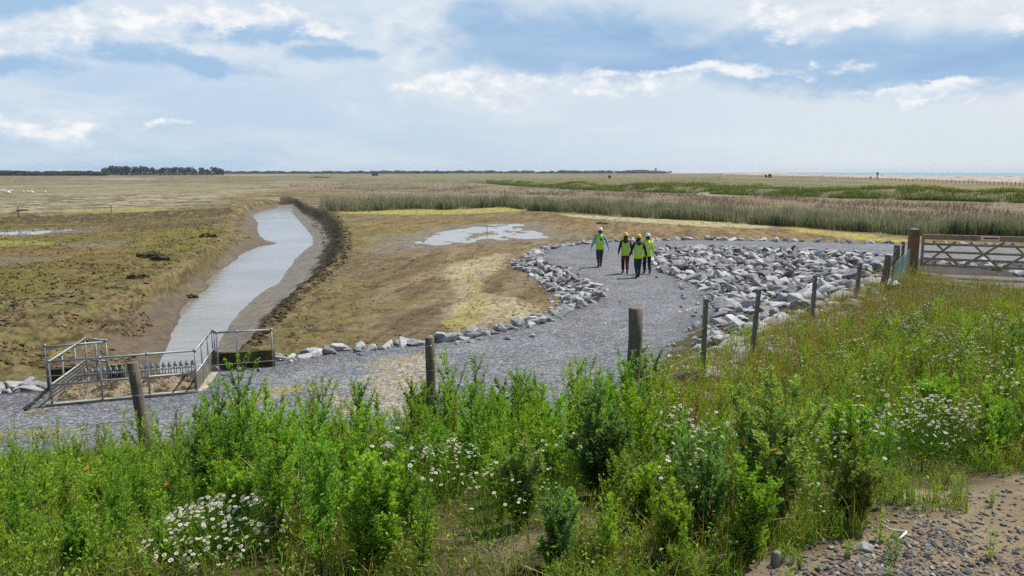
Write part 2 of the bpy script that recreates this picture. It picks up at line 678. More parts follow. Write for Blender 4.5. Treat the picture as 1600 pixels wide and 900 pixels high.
def m_leaf(name, tint=(1, 1, 1), transl=0.42, var=0.35, gloss=0.25, ttint=(1.2, 1.25, 0.45), hue=1.0):
    m, t = mat(name)
    c = attr(t, 'col')
    r = rnd_obj(t)
    k = t.remap(r, 0, 1, 1 - var, 1 + var)
    sc = t.n('ShaderNodeVectorMath', operation='SCALE')
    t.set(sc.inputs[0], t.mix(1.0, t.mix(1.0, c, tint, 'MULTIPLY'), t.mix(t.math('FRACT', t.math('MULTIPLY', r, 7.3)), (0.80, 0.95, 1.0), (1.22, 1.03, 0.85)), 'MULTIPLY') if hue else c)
    t.set(sc.inputs[3], k)
    col = sc.outputs[0]
    pr = t.principled(col, 0.55, None, gloss)
    tr = t.n('ShaderNodeBsdfTranslucent')
    t.set(tr.inputs[0], t.mix(1.0, col, ttint, 'MULTIPLY'))
    mx = t.n('ShaderNodeMixShader')
    mx.inputs[0].default_value = transl
    t.t.links.new(pr, mx.inputs[1])
    t.t.links.new(tr.outputs[0], mx.inputs[2])
    t.out(mx.outputs[0])
    return m


def m_plain(name, col, rough=0.7, spec=0.3, metal=0.0, var=0.15, scale=8.0, bump=0.2, bdist=0.01):
    m, t = mat(name)
    co = obj_co(t)
    n = t.noise(co, scale, 5, 0.6)
    sc = t.n('ShaderNodeVectorMath', operation='SCALE')
    sc.inputs[0].default_value = tuple(col)
    t.set(sc.inputs[3], t.remap(n, 0.3, 0.7, 1 - var, 1 + var))
    t.out(t.principled(sc.outputs[0], rough, t.bump(n, bump, bdist), spec, metal))
    return m


def m_wood(name, a, b, axis=2):
    m, t = mat(name)
    co = obj_co(t)
    mp = t.n('ShaderNodeMapping')
    t.set(mp.inputs[0], co)
    s = [14, 14, 14]
    s[axis] = 0.9
    mp.inputs['Scale'].default_value = s
    n = t.noise(mp.outputs[0], 2.0, 6, 0.7)
    n2 = t.noise(co, 4.0, 4, 0.6)
    col = t.mix(t.remap(n, 0.35, 0.65), a, b)
    col = t.mix(t.remap(n2, 0.5, 0.75, 0, 0.7), col, tuple(x * 0.45 for x in a))
    t.out(t.principled(col, 0.85, t.bump(n, 0.7, 0.012), 0.2))
    return m


def m_water(name, base, rough, bscale, bstr, stretch=(1, 1, 1)):
    m, t = mat(name)
    co = obj_co(t)
    mp = t.n('ShaderNodeMapping')
    t.set(mp.inputs[0], co)
    mp.inputs['Scale'].default_value = stretch
    n = t.noise(mp.outputs[0], bscale, 4, 0.6, 0.4)
    n2 = t.noise(co, bscale * 0.13, 3, 0.5)
    col = t.mix(t.remap(n2, 0.35, 0.65), tuple(x * 0.8 for x in base), tuple(x * 1.2 for x in base))
    t.out(t.principled(col, rough, t.bump(n, bstr, 0.05), 0.5))
    return m


M = {}
M['marsh'] = m_ground('marsh mud')
M['bank'] = m_ground('bank soil', 0.9, 0.4)
M['dirt'] = m_ground('track dirt', 0.8, 0.35)
M['beach'] = m_gravel('beach shingle', 3.0)
M['gravel'] = m_gravel('path gravel', 24.0)
M['rock'] = m_rock('quarried rock')
M['galv'] = m_plain('galvanised steel', (0.33, 0.35, 0.36), 0.55, 0.4, 0.45, 0.15, 20, 0.05)
M['post'] = m_wood('weathered post', (0.13, 0.105, 0.085), (0.21, 0.175, 0.145))
M['stake'] = m_wood('grey stake', (0.17, 0.15, 0.13), (0.27, 0.24, 0.21))
M['gate'] = m_wood('gate timber', (0.27, 0.20, 0.125), (0.40, 0.315, 0.21), 0)
M['gatepost'] = m_wood('gate post timber', (0.17, 0.105, 0.055), (0.25, 0.165, 0.09))
M['wire'] = m_plain('fence wire', (0.40, 0.41, 0.42), 0.45, 0.5, 0.6, 0.1)
M['net'] = m_plain('green netting', (0.13, 0.26, 0.23), 0.6, 0.3, 0.0, 0.15)
M['concrete'] = m_plain('concrete', (0.34, 0.31, 0.25), 0.9, 0.2, 0, 0.35, 5, 0.5, 0.03)
M['leaf'] = m_leaf('weed leaf', var=0.2)
M['blade'] = m_leaf('grass blade', hue=0, transl=0.3, var=0.0, gloss=0.15)
M['reed'] = m_leaf('reed blade', hue=0, transl=0.3, var=0.0, gloss=0.15, ttint=(1.1, 1.05, 0.9))
M['petal'] = m_leaf('petal', transl=0.25, var=0.05, gloss=0.1, hue=0, ttint=(1, 1, .95))
M['crown'] = m_leaf('far tree leaf', (1.2, 1.35, 1.6), transl=0.15, var=0.25, gloss=0.05)  # lightened bluish tint paints distance haze into the leaf colour
M['bark'] = m_plain('bark', (0.06, 0.05, 0.04), 0.9)
M['creek'] = m_water('creek water', (0.22, 0.205, 0.18), 0.11, 1.4, 0.5)
M['pool'] = m_water('pool water', (0.16, 0.14, 0.11), 0.06, 4.0, 0.05)
M['sea'] = m_water('sea water', (0.13, 0.27, 0.29), 0.45, 0.05, 0.4, (1, 1, 1))
M['white'] = m_plain('white paint', (0.75, 0.75, 0.73), 0.5, 0.4, 0, 0.05)
M['dark'] = m_plain('dark stain', (0.035, 0.03, 0.025), 0.8, 0.2, 0, 0.3)


def m_crust():
    m, t = mat('weed crusted grating')
    co = obj_co(t)
    v = t.voronoi(co, 16)
    n = t.noise(co, 3.0, 5, 0.65)
    n2 = t.noise(co, 30.0, 4, 0.7)
    col = t.mix(t.remap(n, 0.42, 0.54), (0.28, 0.225, 0.14), (0.06, 0.045, 0.025))
    col = t.mix(t.remap(v.outputs['Distance'], 0.12, 0.3, 0.9, 0.0), col, (0.46, 0.40, 0.29))
    col = t.mix(t.remap(n2, 0.55, 0.7, 0, 0.8), col, (0.05, 0.04, 0.02))
    t.out(t.principled(col, 0.9, t.bump(v.outputs['Distance'], 0.9, 0.05), 0.2))
    return m


M['crust'] = m_crust()


def m_darkwall():
    m, t = mat('weedy dark boards')
    co = obj_co(t)
    v = t.voronoi(co, 9)
    n = t.noise(co, 2.2, 5, 0.65)
    col = t.mix(t.remap(n, 0.42, 0.62), (0.03, 0.022, 0.012), (0.10, 0.085, 0.03))
    col = t.mix(t.remap(v.outputs['Distance'], 0.08, 0.2, 0.9, 0.0), col, (0.30, 0.28, 0.22))
    t.out(t.principled(col, 0.85, t.bump(n, 0.8, 0.05), 0.2))
    return m


M['darkwall'] = m_darkwall()

# ------------------------------------------------------------------ ground colour zones
ZONES = [
    # (pixels of the outline on the photograph's ground, sRGB when sunlit, edge softness in log-polar units, strength)
    # far left fields
    ([(-300, 271), (900, 270), (900, 285), (470, 287), (-300, 287)], (138, 132, 92), .05, .9),
    ([(130, 279), (180, 277.5), (245, 278.5), (240, 281), (150, 281)], (215, 205, 185), .03, .9),
    ([(320, 273.5), (470, 271.5), (470, 274), (340, 275.5)], (205, 195, 175), .03, .7),
    ([(-300, 285), (330, 283), (330, 291), (-300, 292)], (160, 142, 112), .03, .7),
    ([(-300, 292), (350, 286), (440, 290), (380, 310), (330, 325), (-300, 345)], (176, 168, 132), .02, .9),
    ([(-300, 318), (60, 313), (200, 306), (330, 299), (430, 294), (430, 301), (340, 310), (230, 322), (100, 332), (-300, 336)], (204, 191, 158), .014, .95),
    ([(60, 302), (180, 298), (240, 301), (120, 306)], (190, 180, 148), .02, .7),
    ([(100, 329), (250, 324), (270, 330), (120, 334)], (190, 182, 105), .012, .8),
    # left marsh
    ([(-300, 349), (100, 343), (250, 336), (362, 327), (366, 338), (250, 343), (100, 351), (-300, 357)], (92, 82, 42), .008, .9),
    ([(-300, 357), (100, 351), (250, 343), (355, 340), (345, 352), (150, 358), (-300, 366)], (128, 108, 48), .008, .9),
    ([(150, 357), (300, 348), (350, 344), (330, 354), (150, 366)], (104, 82, 60), .008, .9),
    ([(-300, 368), (200, 359), (350, 352), (345, 385), (260, 420), (100, 455), (-300, 480)], (138, 122, 52), .012, .95),
    ([(-300, 398), (100, 390), (220, 384), (150, 400), (-300, 413)], (160, 124, 76), .01, .85),
    ([(200, 362), (300, 356), (350, 348), (340, 380), (290, 392), (210, 388)], (146, 142, 44), .012, .7),
    ([(-300, 375), (80, 376), (90, 384), (-300, 388)], (192, 190, 78), .006, .8),
    ([(-300, 430), (50, 420), (110, 445), (40, 468), (-300, 475)], (132, 134, 44), .012, .8),
    ([(80, 482), (100, 465), (160, 470), (150, 478)], (150, 160, 40), .008, .9),
    ([(-300, 480), (120, 452), (230, 427), (310, 397), (350, 385), (330, 430), (285, 470), (258, 540), (240, 610), (-300, 620)], (150, 133, 88), .01, .9),
    ([(-300, 520), (60, 510), (200, 520), (180, 560), (60, 590), (-300, 600)], (152, 138, 78), .012, .7),
    # middle: bay of mud inside the path
    ([(430, 600), (452, 480), (540, 410), (560, 345), (700, 332), (860, 330), (1000, 340), (1250, 355), (1430, 374), (1430, 384), (1000, 382), (850, 390), (790, 410), (900, 470), (850, 510), (700, 545)], (154, 134, 98), .012, 1),
    ([(540, 345), (740, 338), (760, 350), (650, 364), (590, 380), (560, 402), (546, 378)], (158, 140, 52), .01, .9),
    ([(545, 385), (650, 362), (700, 360), (640, 372), (580, 395)], (176, 160, 55), .008, .7),
    ([(640, 350), (760, 340), (900, 336), (950, 345), (850, 347), (700, 352)], (160, 130, 62), .008, .8),
    ([(840, 345), (1000, 350), (1200, 360), (1400, 380), (1100, 374), (900, 362)], (176, 145, 92), .008, .9),
    ([(1000, 347), (1200, 358), (1390, 375), (1300, 371), (1100, 360)], (178, 140, 62), .006, .7),
    ([(520, 331.5), (640, 327), (700, 328), (800, 323.5), (840, 329), (700, 335), (560, 334.5)], (206, 200, 92), .004, .95),
    ([(866, 333), (1000, 341), (1100, 345), (1210, 353), (1200, 358), (1050, 351), (900, 340)], (222, 212, 160), .004, .95),
    ([(1200, 352), (1420, 373), (1440, 380), (1380, 378.5), (1250, 363)], (212, 196, 92), .004, .95),
    ([(770, 440), (862, 460), (855, 492), (780, 492)], (166, 134, 104), .008, .9),
    ([(690, 417), (740, 405), (800, 392), (785, 420), (742, 440), (755, 460), (830, 470), (850, 492), (765, 512), (702, 517), (690, 490), (722, 460), (700, 440)], (216, 202, 160), .010, .9),
    ([(692, 500), (745, 468), (722, 430), (735, 425), (765, 470), (740, 512), (700, 516)], (196, 184, 88), .008, .75),
    ([(430, 560), (450, 490), (520, 440), (600, 440), (560, 500), (500, 550)], (150, 132, 72), .014, .6),
    ([(560, 420), (680, 395), (690, 430), (640, 460), (560, 460)], (150, 120, 82), .014, .5),
    ([(600, 400), (760, 380), (800, 388), (690, 410)], (170, 140, 95), .01, .7),
    # behind the reeds
    ([(430, 281), (540, 284), (540, 296), (430, 296)], (176, 158, 138), .01, .8),
    ([(480, 285), (900, 287), (1200, 296), (1600, 310), (1900, 322), (1900, 360), (1600, 346), (1200, 322), (820, 305), (500, 303)], (166, 146, 126), .01, .95),
    ([(520, 291), (620, 291), (780, 296), (760, 301), (520, 297)], (120, 104, 66), .008, .9),
    ([(380, 296), (520, 297), (520, 315), (400, 320), (360, 315)], (150, 128, 72), .01, .8),
    ([(800, 270), (1600, 290), (1900, 300), (1900, 312), (1600, 300), (1200, 287), (1000, 281), (500, 281), (500, 271)], (154, 146, 84), .01, .95),
    ([(900, 277.5), (1150, 279), (1400, 286), (1400, 289), (1150, 281.5), (900, 279.5)], (112, 112, 56), .008, .85),
    ([(620, 285), (700, 277), (1100, 281), (1300, 288), (1600, 298), (1900, 306), (1900, 324), (1600, 317), (1300, 309), (1060, 303), (960, 299), (860, 294), (760, 289)], (112, 120, 58), .008, .95),
    ([(1030, 302), (1180, 303), (1170, 305.5), (1030, 304.5)], (215, 200, 170), .004, .8),
    ([(930, 301), (1300, 314), (1600, 327), (1600, 334), (1200, 316), (930, 306)], (160, 126, 96), .008, .7),
]
PATH_ZONES = [
    ([(565, 575), (640, 555), (690, 552), (672, 580), (668, 620), (650, 660), (570, 640)], (206, 190, 150), .012, .85),
    ([(430, 605), (470, 600), (540, 597), (545, 604), (480, 612), (430, 614)], (186, 172, 92), .008, .8),
    ([(350, 622), (440, 600), (465, 603), (455, 612), (380, 640), (350, 640)], (180, 168, 84), .008, .85),
    ([(500, 615), (560, 612), (570, 640), (560, 660), (520, 650)], (196, 180, 130), .01, .8),
    ([(30, 640), (80, 636), (75, 650), (40, 652)], (160, 142, 56), .008, .9),
    ([(-100, 676), (60, 668), (170, 668), (60, 682), (-100, 690)], (172, 158, 72), .008, .85),
    ([(540, 572), (600, 556), (680, 548), (690, 552), (620, 570)], (190, 175, 120), .008, .7),
]


def prep(zs, z):
    out = []
    for pts, rgb, soft, st in zs:
        P = smooth_closed(pxpoly(pts, z), 1)
        a, l = lp(P[:, 0], P[:, 1])
        out.append((np.stack([a, l], -1), alb(*rgb), soft, st))
    return out


def paint_zones(c, th, lr, zs, nz, nz2):
    for P, col, soft, st in zs:
        # log-polar, with distance-wise axis weighted for the flat view
        x0, x1 = P[:, 0].min() - 3 * soft, P[:, 0].max() + 3 * soft
        y0, y1 = P[:, 1].min() - 6 * soft - .05, P[:, 1].max() + 6 * soft + .05
        m = (th > x0) & (th < x1) & (lr > y0) & (lr < y1)
        if not m.any():
            continue
        d = sd_poly(th[m], lr[m], P) + nz[m] * soft * 2.2 + nz2[m] * soft * 1.6
        k = ss(0.5 - d / (2 * soft)) * st
        k = k * np.clip(1.0 + 0.5 * nz2[m], 0, 1)
        if soft <= .012:
            k = k * (0.3 + 0.7 * ss((nz2[m] + 0.16) / 0.2))
        c[m] = c[m] * (1 - k[:, None]) + col * k[:, None]


def build_ground():
    # ---- polar grid: fine where the photograph looks, coarse behind
    th = np.concatenate([np.linspace(-0.74, 0.74, 950), np.linspace(0.74, 2 * PI - 0.74, 42)[1:-1]])
    r = np.concatenate([np.exp(np.linspace(math.log(0.25), math.log(2.8), 24))[:-1], np.exp(np.linspace(math.log(2.8), math.log(250), 820))[:-1],
                        np.exp(np.linspace(math.log(250), math.log(4200), 200))])
    nt, nr = len(th), len(r)
    TH, RR = np.meshgrid(th, r)
    X = (RR * np.sin(TH)).ravel()
    Y = (RR * np.cos(TH)).ravel()
    Z = height(X, Y)
    # fine clods and crumbs in the mud
    a, lr = lp(X, Y)
    rr = np.hypot(X, Y)
    lr = lr + 0.32 * (Z - MZ) * (1 - ss((rr - 60) / 60)) * (rr > 9)
    nA = fbm(a * 55, lr * 26, 4)
    nB = fbm(a * 190 + 9, lr * 70, 3)
    nC = fbm(X / 0.5, Y / 0.5, 3)
    lr = np.log(rr + 1e-9)
    lrz = lr + 0.32 * (Z - MZ) * (1 - ss((rr - 60) / 60)) * (rr > 9)
    mud = alb(152, 132, 92)
    c = np.tile(mud, (len(X), 1))
    zs = prep(ZONES, MZ)
    paint_zones(c, a, lr, zs, nA, nB)
    # broken patches of algae, dark weed and dried crust all over the marsh
    marshy = np.ones(len(X))
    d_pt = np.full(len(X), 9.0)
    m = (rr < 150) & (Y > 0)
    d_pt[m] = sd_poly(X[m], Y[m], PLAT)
    p1 = fbm(a * 34 + 4, lrz * 15 + 7, 5)
    p2 = fbm(a * 60 + 14, lrz * 22 + 3, 5)
    p3 = fbm(a * 95 - 4, lrz * 32 + 23, 4)
    p4 = fbm(a * 150, lrz * 60, 4)
    nearmul = (1 - ss((rr - 140) / 120))
    left = ss((-a - 0.14) / 0.12)
    calm = 1 - .55 * (1 - left) * ss((rr - 12) / 4) * (1 - ss((rr - 95) / 30))
    nearmul0 = nearmul
    nearmul = nearmul * calm
    k = ss((p1 - 0.0) / 0.16) * (0.26 + 0.45 * left) * nearmul
    c = c * (1 - k[:, None]) + alb(118, 120, 38) * k[:, None]
    k = ss((p2 - 0.12) / 0.16) * (0.35 + 0.4 * left) * nearmul
    c = c * (1 - k[:, None]) + alb(96, 68, 40) * k[:, None]
    k = ss((p3 - 0.2) / 0.14) * 0.5 * nearmul
    c = c * (1 - k[:, None]) + alb(172, 150, 92) * k[:, None]
    k = ss((p4 - 0.16) / 0.12) * (0.35 + 0.2 * left) * nearmul
    c = c * (1 - k[:, None]) + alb(64, 54, 34) * k[:, None]
    k = ss((-p4 - 0.24) / 0.12) * 0.5 * nearmul
    c = c * (1 - k[:, None]) + alb(188, 172, 130) * k[:, None]
    nearmul = nearmul0
    far = 1 - nearmul
    bay = (1 - left) * ss((rr - 12) / 4) * (1 - ss((rr - 95) / 30))
    su, sv = X * .19 + Y * .98, X * .98 - Y * .19
    q1 = fbm(sv / 1.1 + 3, su / 7.0, 4)
    q2 = fbm(sv / 0.45 - 3, su / 2.6 + 11, 4)
    q3 = fbm(sv / 3.2, su / 6.0 + 5, 3)
    k = ss((q1 - 0.05) / 0.2) * 0.6 * bay
    c = c * (1 - k[:, None]) + alb(116, 92, 58) * k[:, None]
    k = ss((-q1 - 0.1) / 0.2) * 0.5 * bay
    c = c * (1 - k[:, None]) + alb(186, 164, 124) * k[:, None]
    k = ss((q3 - 0.12) / 0.14) * 0.25 * bay
    c = c * (1 - k[:, None]) + alb(146, 134, 50) * k[:, None]
    k = ss((q2 - 0.16) / 0.1) * 0.6 * bay
    c = c * (1 - k[:, None]) + alb(82, 64, 40) * k[:, None]
    mid = ss((rr - 60) / 80) * (1 - ss((rr - 2500) / 800))
    f1 = fbm(a * 9 + 2, lr * 46, 5)
    f2 = fbm(a * 14 - 8, lr * 75 + 5, 4)
    k = ss((f1 - 0.05) / 0.2) * 0.55 * mid
    c = c * (1 - k[:, None]) + alb(106, 100, 58) * k[:, None]
    k = ss((-f1 - 0.10) / 0.2) * 0.55 * mid * (a < 0.05)
    c = c * (1 - k[:, None]) + alb(206, 196, 170) * k[:, None]
    k = ss((f2 - 0.16) / 0.12) * 0.55 * mid
    c = c * (1 - k[:, None]) + alb(88, 84, 46) * k[:, None]
    k = ss((-f2 - 0.2) / 0.12) * 0.45 * mid
    c = c * (1 - k[:, None]) + alb(190, 172, 140) * k[:, None]
    k = ss((p2 - 0.02) / 0.2) * 0.35 * far
    c = c * (1 - k[:, None]) + alb(118, 116, 66) * k[:, None]
    k = ss((p3 - 0.1) / 0.16) * 0.4 * far
    c = c * (1 - k[:, None]) + alb(196, 184, 150) * k[:, None]
    paint_zones(c, a, lr, [z_ for z_ in zs if z_[1].sum() > alb(186, 172, 92).sum() and z_[2] <= .012], nA, nB)
    paint_zones(c, a, lr, [(z_[0], z_[1], z_[2], z_[3] * .55) for z_ in zs[6:16]], nA, nB)
    wet = np.zeros(len(X))
    # creek mud
    bb = (X > TOP[:, 0].min() - 2) & (X < TOP[:, 0].max() + 2) & (Y > TOP[:, 1].min() - 2) & (Y < TOP[:, 1].max() + 4)
    dt = sd_poly(X[bb], Y[bb], TOP)
    dw = sd_poly(X[bb], Y[bb], WATER)
    side = sd_line(X[bb], Y[bb], MIDC)
    t = np.clip(dw, 0, None) / (np.clip(dw, 0, None) + np.clip(-dt, 0, None) + 1e-6)
    inside = ss(-dt / 0.8)
    wq = fbm(X[bb] / 0.9 + 3, Y[bb] / 3.0 + Z[bb] * 2.2, 4)
    wq2 = fbm(X[bb] / 0.35, Y[bb] / 1.2 + Z[bb] * 5, 3)
    tw = t + 0.22 * wq + 0.14 * wq2
    cc = c[bb]
    bare = np.where(side > 0, 1 - ss((tw - 0.40) / 0.12), 1 - ss((tw - 0.30) / 0.34)) * inside
    cc = cc * (1 - bare[:, None]) + np.where((side > 0)[:, None], alb(154, 144, 126), alb(128, 110, 82) * (1 + .25 * wq[:, None])) * bare[:, None]
    rag = np.where(side < 0, np.exp(-((tw - 0.62) / 0.13) ** 2) * ss((wq2 + 0.02) / 0.14), 0) * inside * .85
    cc = cc * (1 - rag[:, None]) + alb(74, 60, 34) * rag[:, None]
    steep = np.where(side > 0, ss((tw - 0.40) / 0.12), 0) * inside
    dk = ss((wq2 + 0.2) / 0.3)
    colb = alb(98, 82, 46)[None] * (1 - dk[:, None]) + alb(64, 54, 34)[None] * dk[:, None]
    cc = cc * (1 - steep[:, None]) + colb * steep[:, None]
    c[bb] = cc
    wet[bb] = np.maximum(bare * 0.6, 0)
    # pools: damp rim
    for P in POOLW:
        m = (X > P[:, 0].min() - 8) & (X < P[:, 0].max() + 8) & (Y > P[:, 1].min() - 12) & (Y < P[:, 1].max() + 12)
        d = sd_poly(X[m], Y[m], P)
        k = ss(1 - d / 3.0)
        wet[m] = np.maximum(wet[m], k * 0.7)
        c[m] = c[m] * (1 - 0.45 * k[:, None]) + alb(158, 140, 112) * 0.45 * k[:, None]
    # steep clods: geometry noise
    lim = (rr < 130) & (rr > 10)
    amp = np.where(left > 0.2, 0.08, 0.018)
    bzz, s = bank_z(X, Y)
    onbank = (bzz > 0.03) & (rr < 95)
    g = lim & (d_pt > 1.2) & ~onbank
    Z[g] += (amp * np.clip(nC, -0.2, 1) * 1.0)[g] * (wet[g] < 0.3)
    # embankment soil and grassy ground
    soil = alb(178, 158, 126)
    grassy = alb(104, 96, 52)
    kk = ss((s + 3.5) / 2.5)
    tr = np.minimum(sd_poly(X, Y, NEARTRACK), sd_poly(X, Y, GATETRACK))
    e = np.tile(grassy, (len(X), 1))
    e = e * (1 + 0.35 * nA[:, None])
    k = ss((fbm(X / 1.1, Y / 1.1, 4) - 0.0) / 0.18) * (1 - ss((tr - 0.5) / 1.2))
    e = e * (1 - k[:, None]) + soil * k[:, None]
    k = ss((0.35 + 0.6 * nC - tr) / 0.5)
    e = e * (1 - k[:, None]) + (soil * 0.95)[None] * (1 + 0.3 * nC[:, None]) * k[:, None]
    gt = sd_poly(X, Y, GATETRACK)
    k = ss(0.5 - gt / 0.5)
    e = e * (1 - k[:, None]) + alb(158, 146, 142) * k[:, None]
    # field stones zone: ground painted dark for the shaded gaps between boulders
    c[onbank] = e[onbank]
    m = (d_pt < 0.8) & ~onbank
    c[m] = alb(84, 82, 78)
    # gravel
    gz = prep(PATH_ZONES, 0.0)
    gcol = np.tile(alb(138, 142, 147), (len(X), 1))
    gcol *= (1 + 0.16 * fbm(X / 1.6, Y / 2.2, 3)[:, None])
    gm = (rr < 130) & (Y > 0)
    gd = np.full(len(X), 9.0)
    gd[gm] = -sd_poly(X[gm], Y[gm], PATH)
    gw = gd + 0.9 * fbm(X / 2.2, Y / 2.2, 3)
    gcol *= (0.80 + 0.20 * ss(gw / 0.9) + 0.13 * np.exp(-((gw - 1.5) / .5) ** 2) + 0.13 * np.exp(-((gw - 3.3) / .55) ** 2))[:, None]
    kk2 = ss((fbm(X / 0.9 + 7, Y / 1.3, 4) - 0.16) / 0.14) * 0.35
    gcol = gcol * (1 - kk2[:, None]) + alb(118, 112, 100) * kk2[:, None]
    paint_zones(gcol, a, lr, gz, nA, nB * 2.2)
    wet[onbank] = 0
    # beach
    rn = np.interp(a, BN[:, 0], BN[:, 1])
    tb = (lr - rn)
    beach = (tb > 0.0) & (a > 0.115) & (a < 1.2) & (rr > 250)
    bcol = np.tile(alb(212, 196, 182), (len(X), 1))
    k = ss((fbm(a * 80, lr * 14, 4) - 0.12) / 0.1)
    bcol = bcol * (1 - 0.75 * k[:, None]) + alb(150, 138, 110) * 0.75 * k[:, None]
    c[beach] = bcol[beach]

    # ---- faces
    idx = np.arange(nt * nr).reshape(nr, nt)
    i0 = idx[:-1]
    i1 = idx[1:]
    n0, n1 = np.roll(i0, -1, 1), np.roll(i1, -1, 1)
    Q = np.stack([i0, i1, n1, n0], -1).reshape(-1, 4)
    fx, fy, fz = X[Q].mean(1), Y[Q].mean(1), Z[Q].mean(1)
    cls = np.zeros(len(Q), int)
    fr = np.hypot(fx, fy)
    fm = (fr < 130) & (fy > 0)
    dp = np.full(len(Q), 9.0)
    jit = 0.12 * fbm(fx[fm] / 0.5, fy[fm] / 0.5, 3)
    dp[fm] = sd_poly(fx[fm], fy[fm], PATH) + jit
    fb, fs = bank_z(fx, fy)
    fbank = (fb > 0.03) & (fr < 95)
    ft = np.minimum(sd_poly(fx, fy, NEARTRACK), sd_poly(fx, fy, GATETRACK))
    cls[beach[Q].sum(1) >= 3] = 4
    cls[fbank] = 2
    cls[fbank & (ft < 0)] = 3
    # the gravel runs out raggedly on the foot of the bank
    cls[(dp < 0) & (fb < 0.42 + 0.3 * fbm(fx / 0.7, fy / 0.7, 3)) & (fz > -0.2) & (fr < 130)] = 1
    specs = [(0, 'marsh_ground', M['marsh']), (1, 'gravel_path', M['gravel']), (2, 'grass_bank', M['bank']), (3, 'dirt_track', M['dirt']), (4, 'shingle_beach', M['beach'])]
    for k, nm, mt in specs:
        q = Q[cls == k]
        if not len(q):
            continue
        u, inv = np.unique(q, return_inverse=True)
        cc = gcol if k == 1 else c
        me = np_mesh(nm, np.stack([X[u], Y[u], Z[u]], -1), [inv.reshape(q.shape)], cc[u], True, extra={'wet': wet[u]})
        tag(link(nm, me, mt), kind='structure')


build_ground()


def sheet(name, P, z, mat_, label=None):
    me = bpy.data.meshes.new(name)
    me.from_pydata([(float(a), float(b), z) for a, b in P], [], [tuple(range(len(P)))])
    me.update()
    o = link(name, me, mat_)
    return tag(o, kind='structure')


# creek water: the mud cuts its shore line
me_pts = pxpoly([(200, 600), (215, 540), (270, 470), (330, 425), (350, 380), (375, 335), (400, 319), (480, 314), (490, 345), (520, 380), (490, 430), (440, 470), (390, 520), (370, 600)], ZW)
sheet('creek_water', me_pts, ZW, M['creek'])
for P in POOLW:
    cx, cy = P.mean(0)
    Q = np.stack([cx + (P[:, 0] - cx) * 1.12 + np.sign(P[:, 0] - cx) * 0.6, cy + (P[:, 1] - cy) * 1.12 + np.sign(P[:, 1] - cy) * 1.5], -1)
    sheet('pool_water', Q, POOL_Z, M['pool'])
aa = np.linspace(0.30, 1.35, 40)
sea_in = [(420 * math.sin(a), 420 * math.cos(a)) for a in aa]
sea_out = [(7000 * math.sin(a), 7000 * math.cos(a)) for a in aa[::-1]]
sheet('sea', sea_in + sea_out, SEA_Z, M['sea'])
# ------------------------------------------------------------------ rocks
def rock_mesh(seed):
    rg = random.Random(seed)
    bm = bmesh.new()
    n = rg.randint(12, 19)
    for _ in range(n):
        v = Vector((rg.gauss(0, 1), rg.gauss(0, 1), rg.gauss(0, 1))).normalized()
        k = rg.uniform(0.86, 1.08)
        bm.verts.new((v.x * k * 0.5, v.y * k * 0.40, v.z * k * 0.34))
    bmesh.ops.convex_hull(bm, input=bm.verts)
    bmesh.ops.delete(bm, geom=[v for v in bm.verts if not v.link_faces], context='VERTS')
    bmesh.ops.dissolve_limit(bm, angle_limit=R(12), verts=bm.verts, edges=bm.edges)
    bmesh.ops.bevel(bm, geom=list(bm.edges), offset=0.022, segments=1, affect='EDGES', profile=0.6)
    bmesh.ops.triangulate(bm, faces=bm.faces)
    bmesh.ops.recalc_face_normals(bm, faces=bm.faces)
    me = bpy.data.meshes.new('rock')
    bm.to_mesh(me)
    bm.free()
    me.materials.append(M['rock'])
    return me


ROCKS = [rock_mesh(i) for i in range(22)]
spots = []      # x, y, z, size, where


def scatter_line(px_line, z, step, rows, size, where, jit=0.25, inset=0.35):
    P = pxpoly(px_line, z)
    L = np.hypot(*np.diff(P, axis=0).T)
    cum = np.concatenate([[0], np.cumsum(L)])
    s = 0.0
    while s < cum[-1]:
        i = min(np.searchsorted(cum, s, 'right') - 1, len(L) - 1)
        t = (s - cum[i]) / L[i]
        p = P[i] * (1 - t) + P[i + 1] * t
        d = (P[i + 1] - P[i]) / L[i]
        nrm = np.array([-d[1], d[0]])
        for k in range(rows):
            q = p + nrm * ((k - 0.2) * size * 0.8 + random.gauss(0, jit * size)) + d * random.uniform(-.3, .3) * size
            spots.append((q[0], q[1], size * random.uniform(0.65, 1.25), where))
        s += step * random.uniform(0.75, 1.25)


E = EDGE_PX
scatter_line([(-60, 615), (-10, 611), (30, 608), (74, 604)], -0.1, 0.40, 3, 0.50, 'left')
scatter_line([(338, 577)] + E[1:6], 0, 0.37, 2, 0.44, 'front', 0.2)
scatter_line(E[5:9], 0, 0.40, 2, 0.48, 'bend')
scatter_line(E[8:14], 0, 0.42, 4, 0.48, 'bend')
scatter_line(E[13:17], 0, 0.46, 2, 0.46, 'bend')
scatter_line(E[16:20], 0, 0.62, 2, 0.55, 'far')
scatter_line([(1250, 377), (1400, 381), (1600, 385), (1640, 386)], 0, 0.9, 2, 0.6, 'far')
scatter_line([(1470, 408), (1540, 412), (1600, 416), (1680, 420)], 0.2, 0.6, 2, 0.7, 'gate')
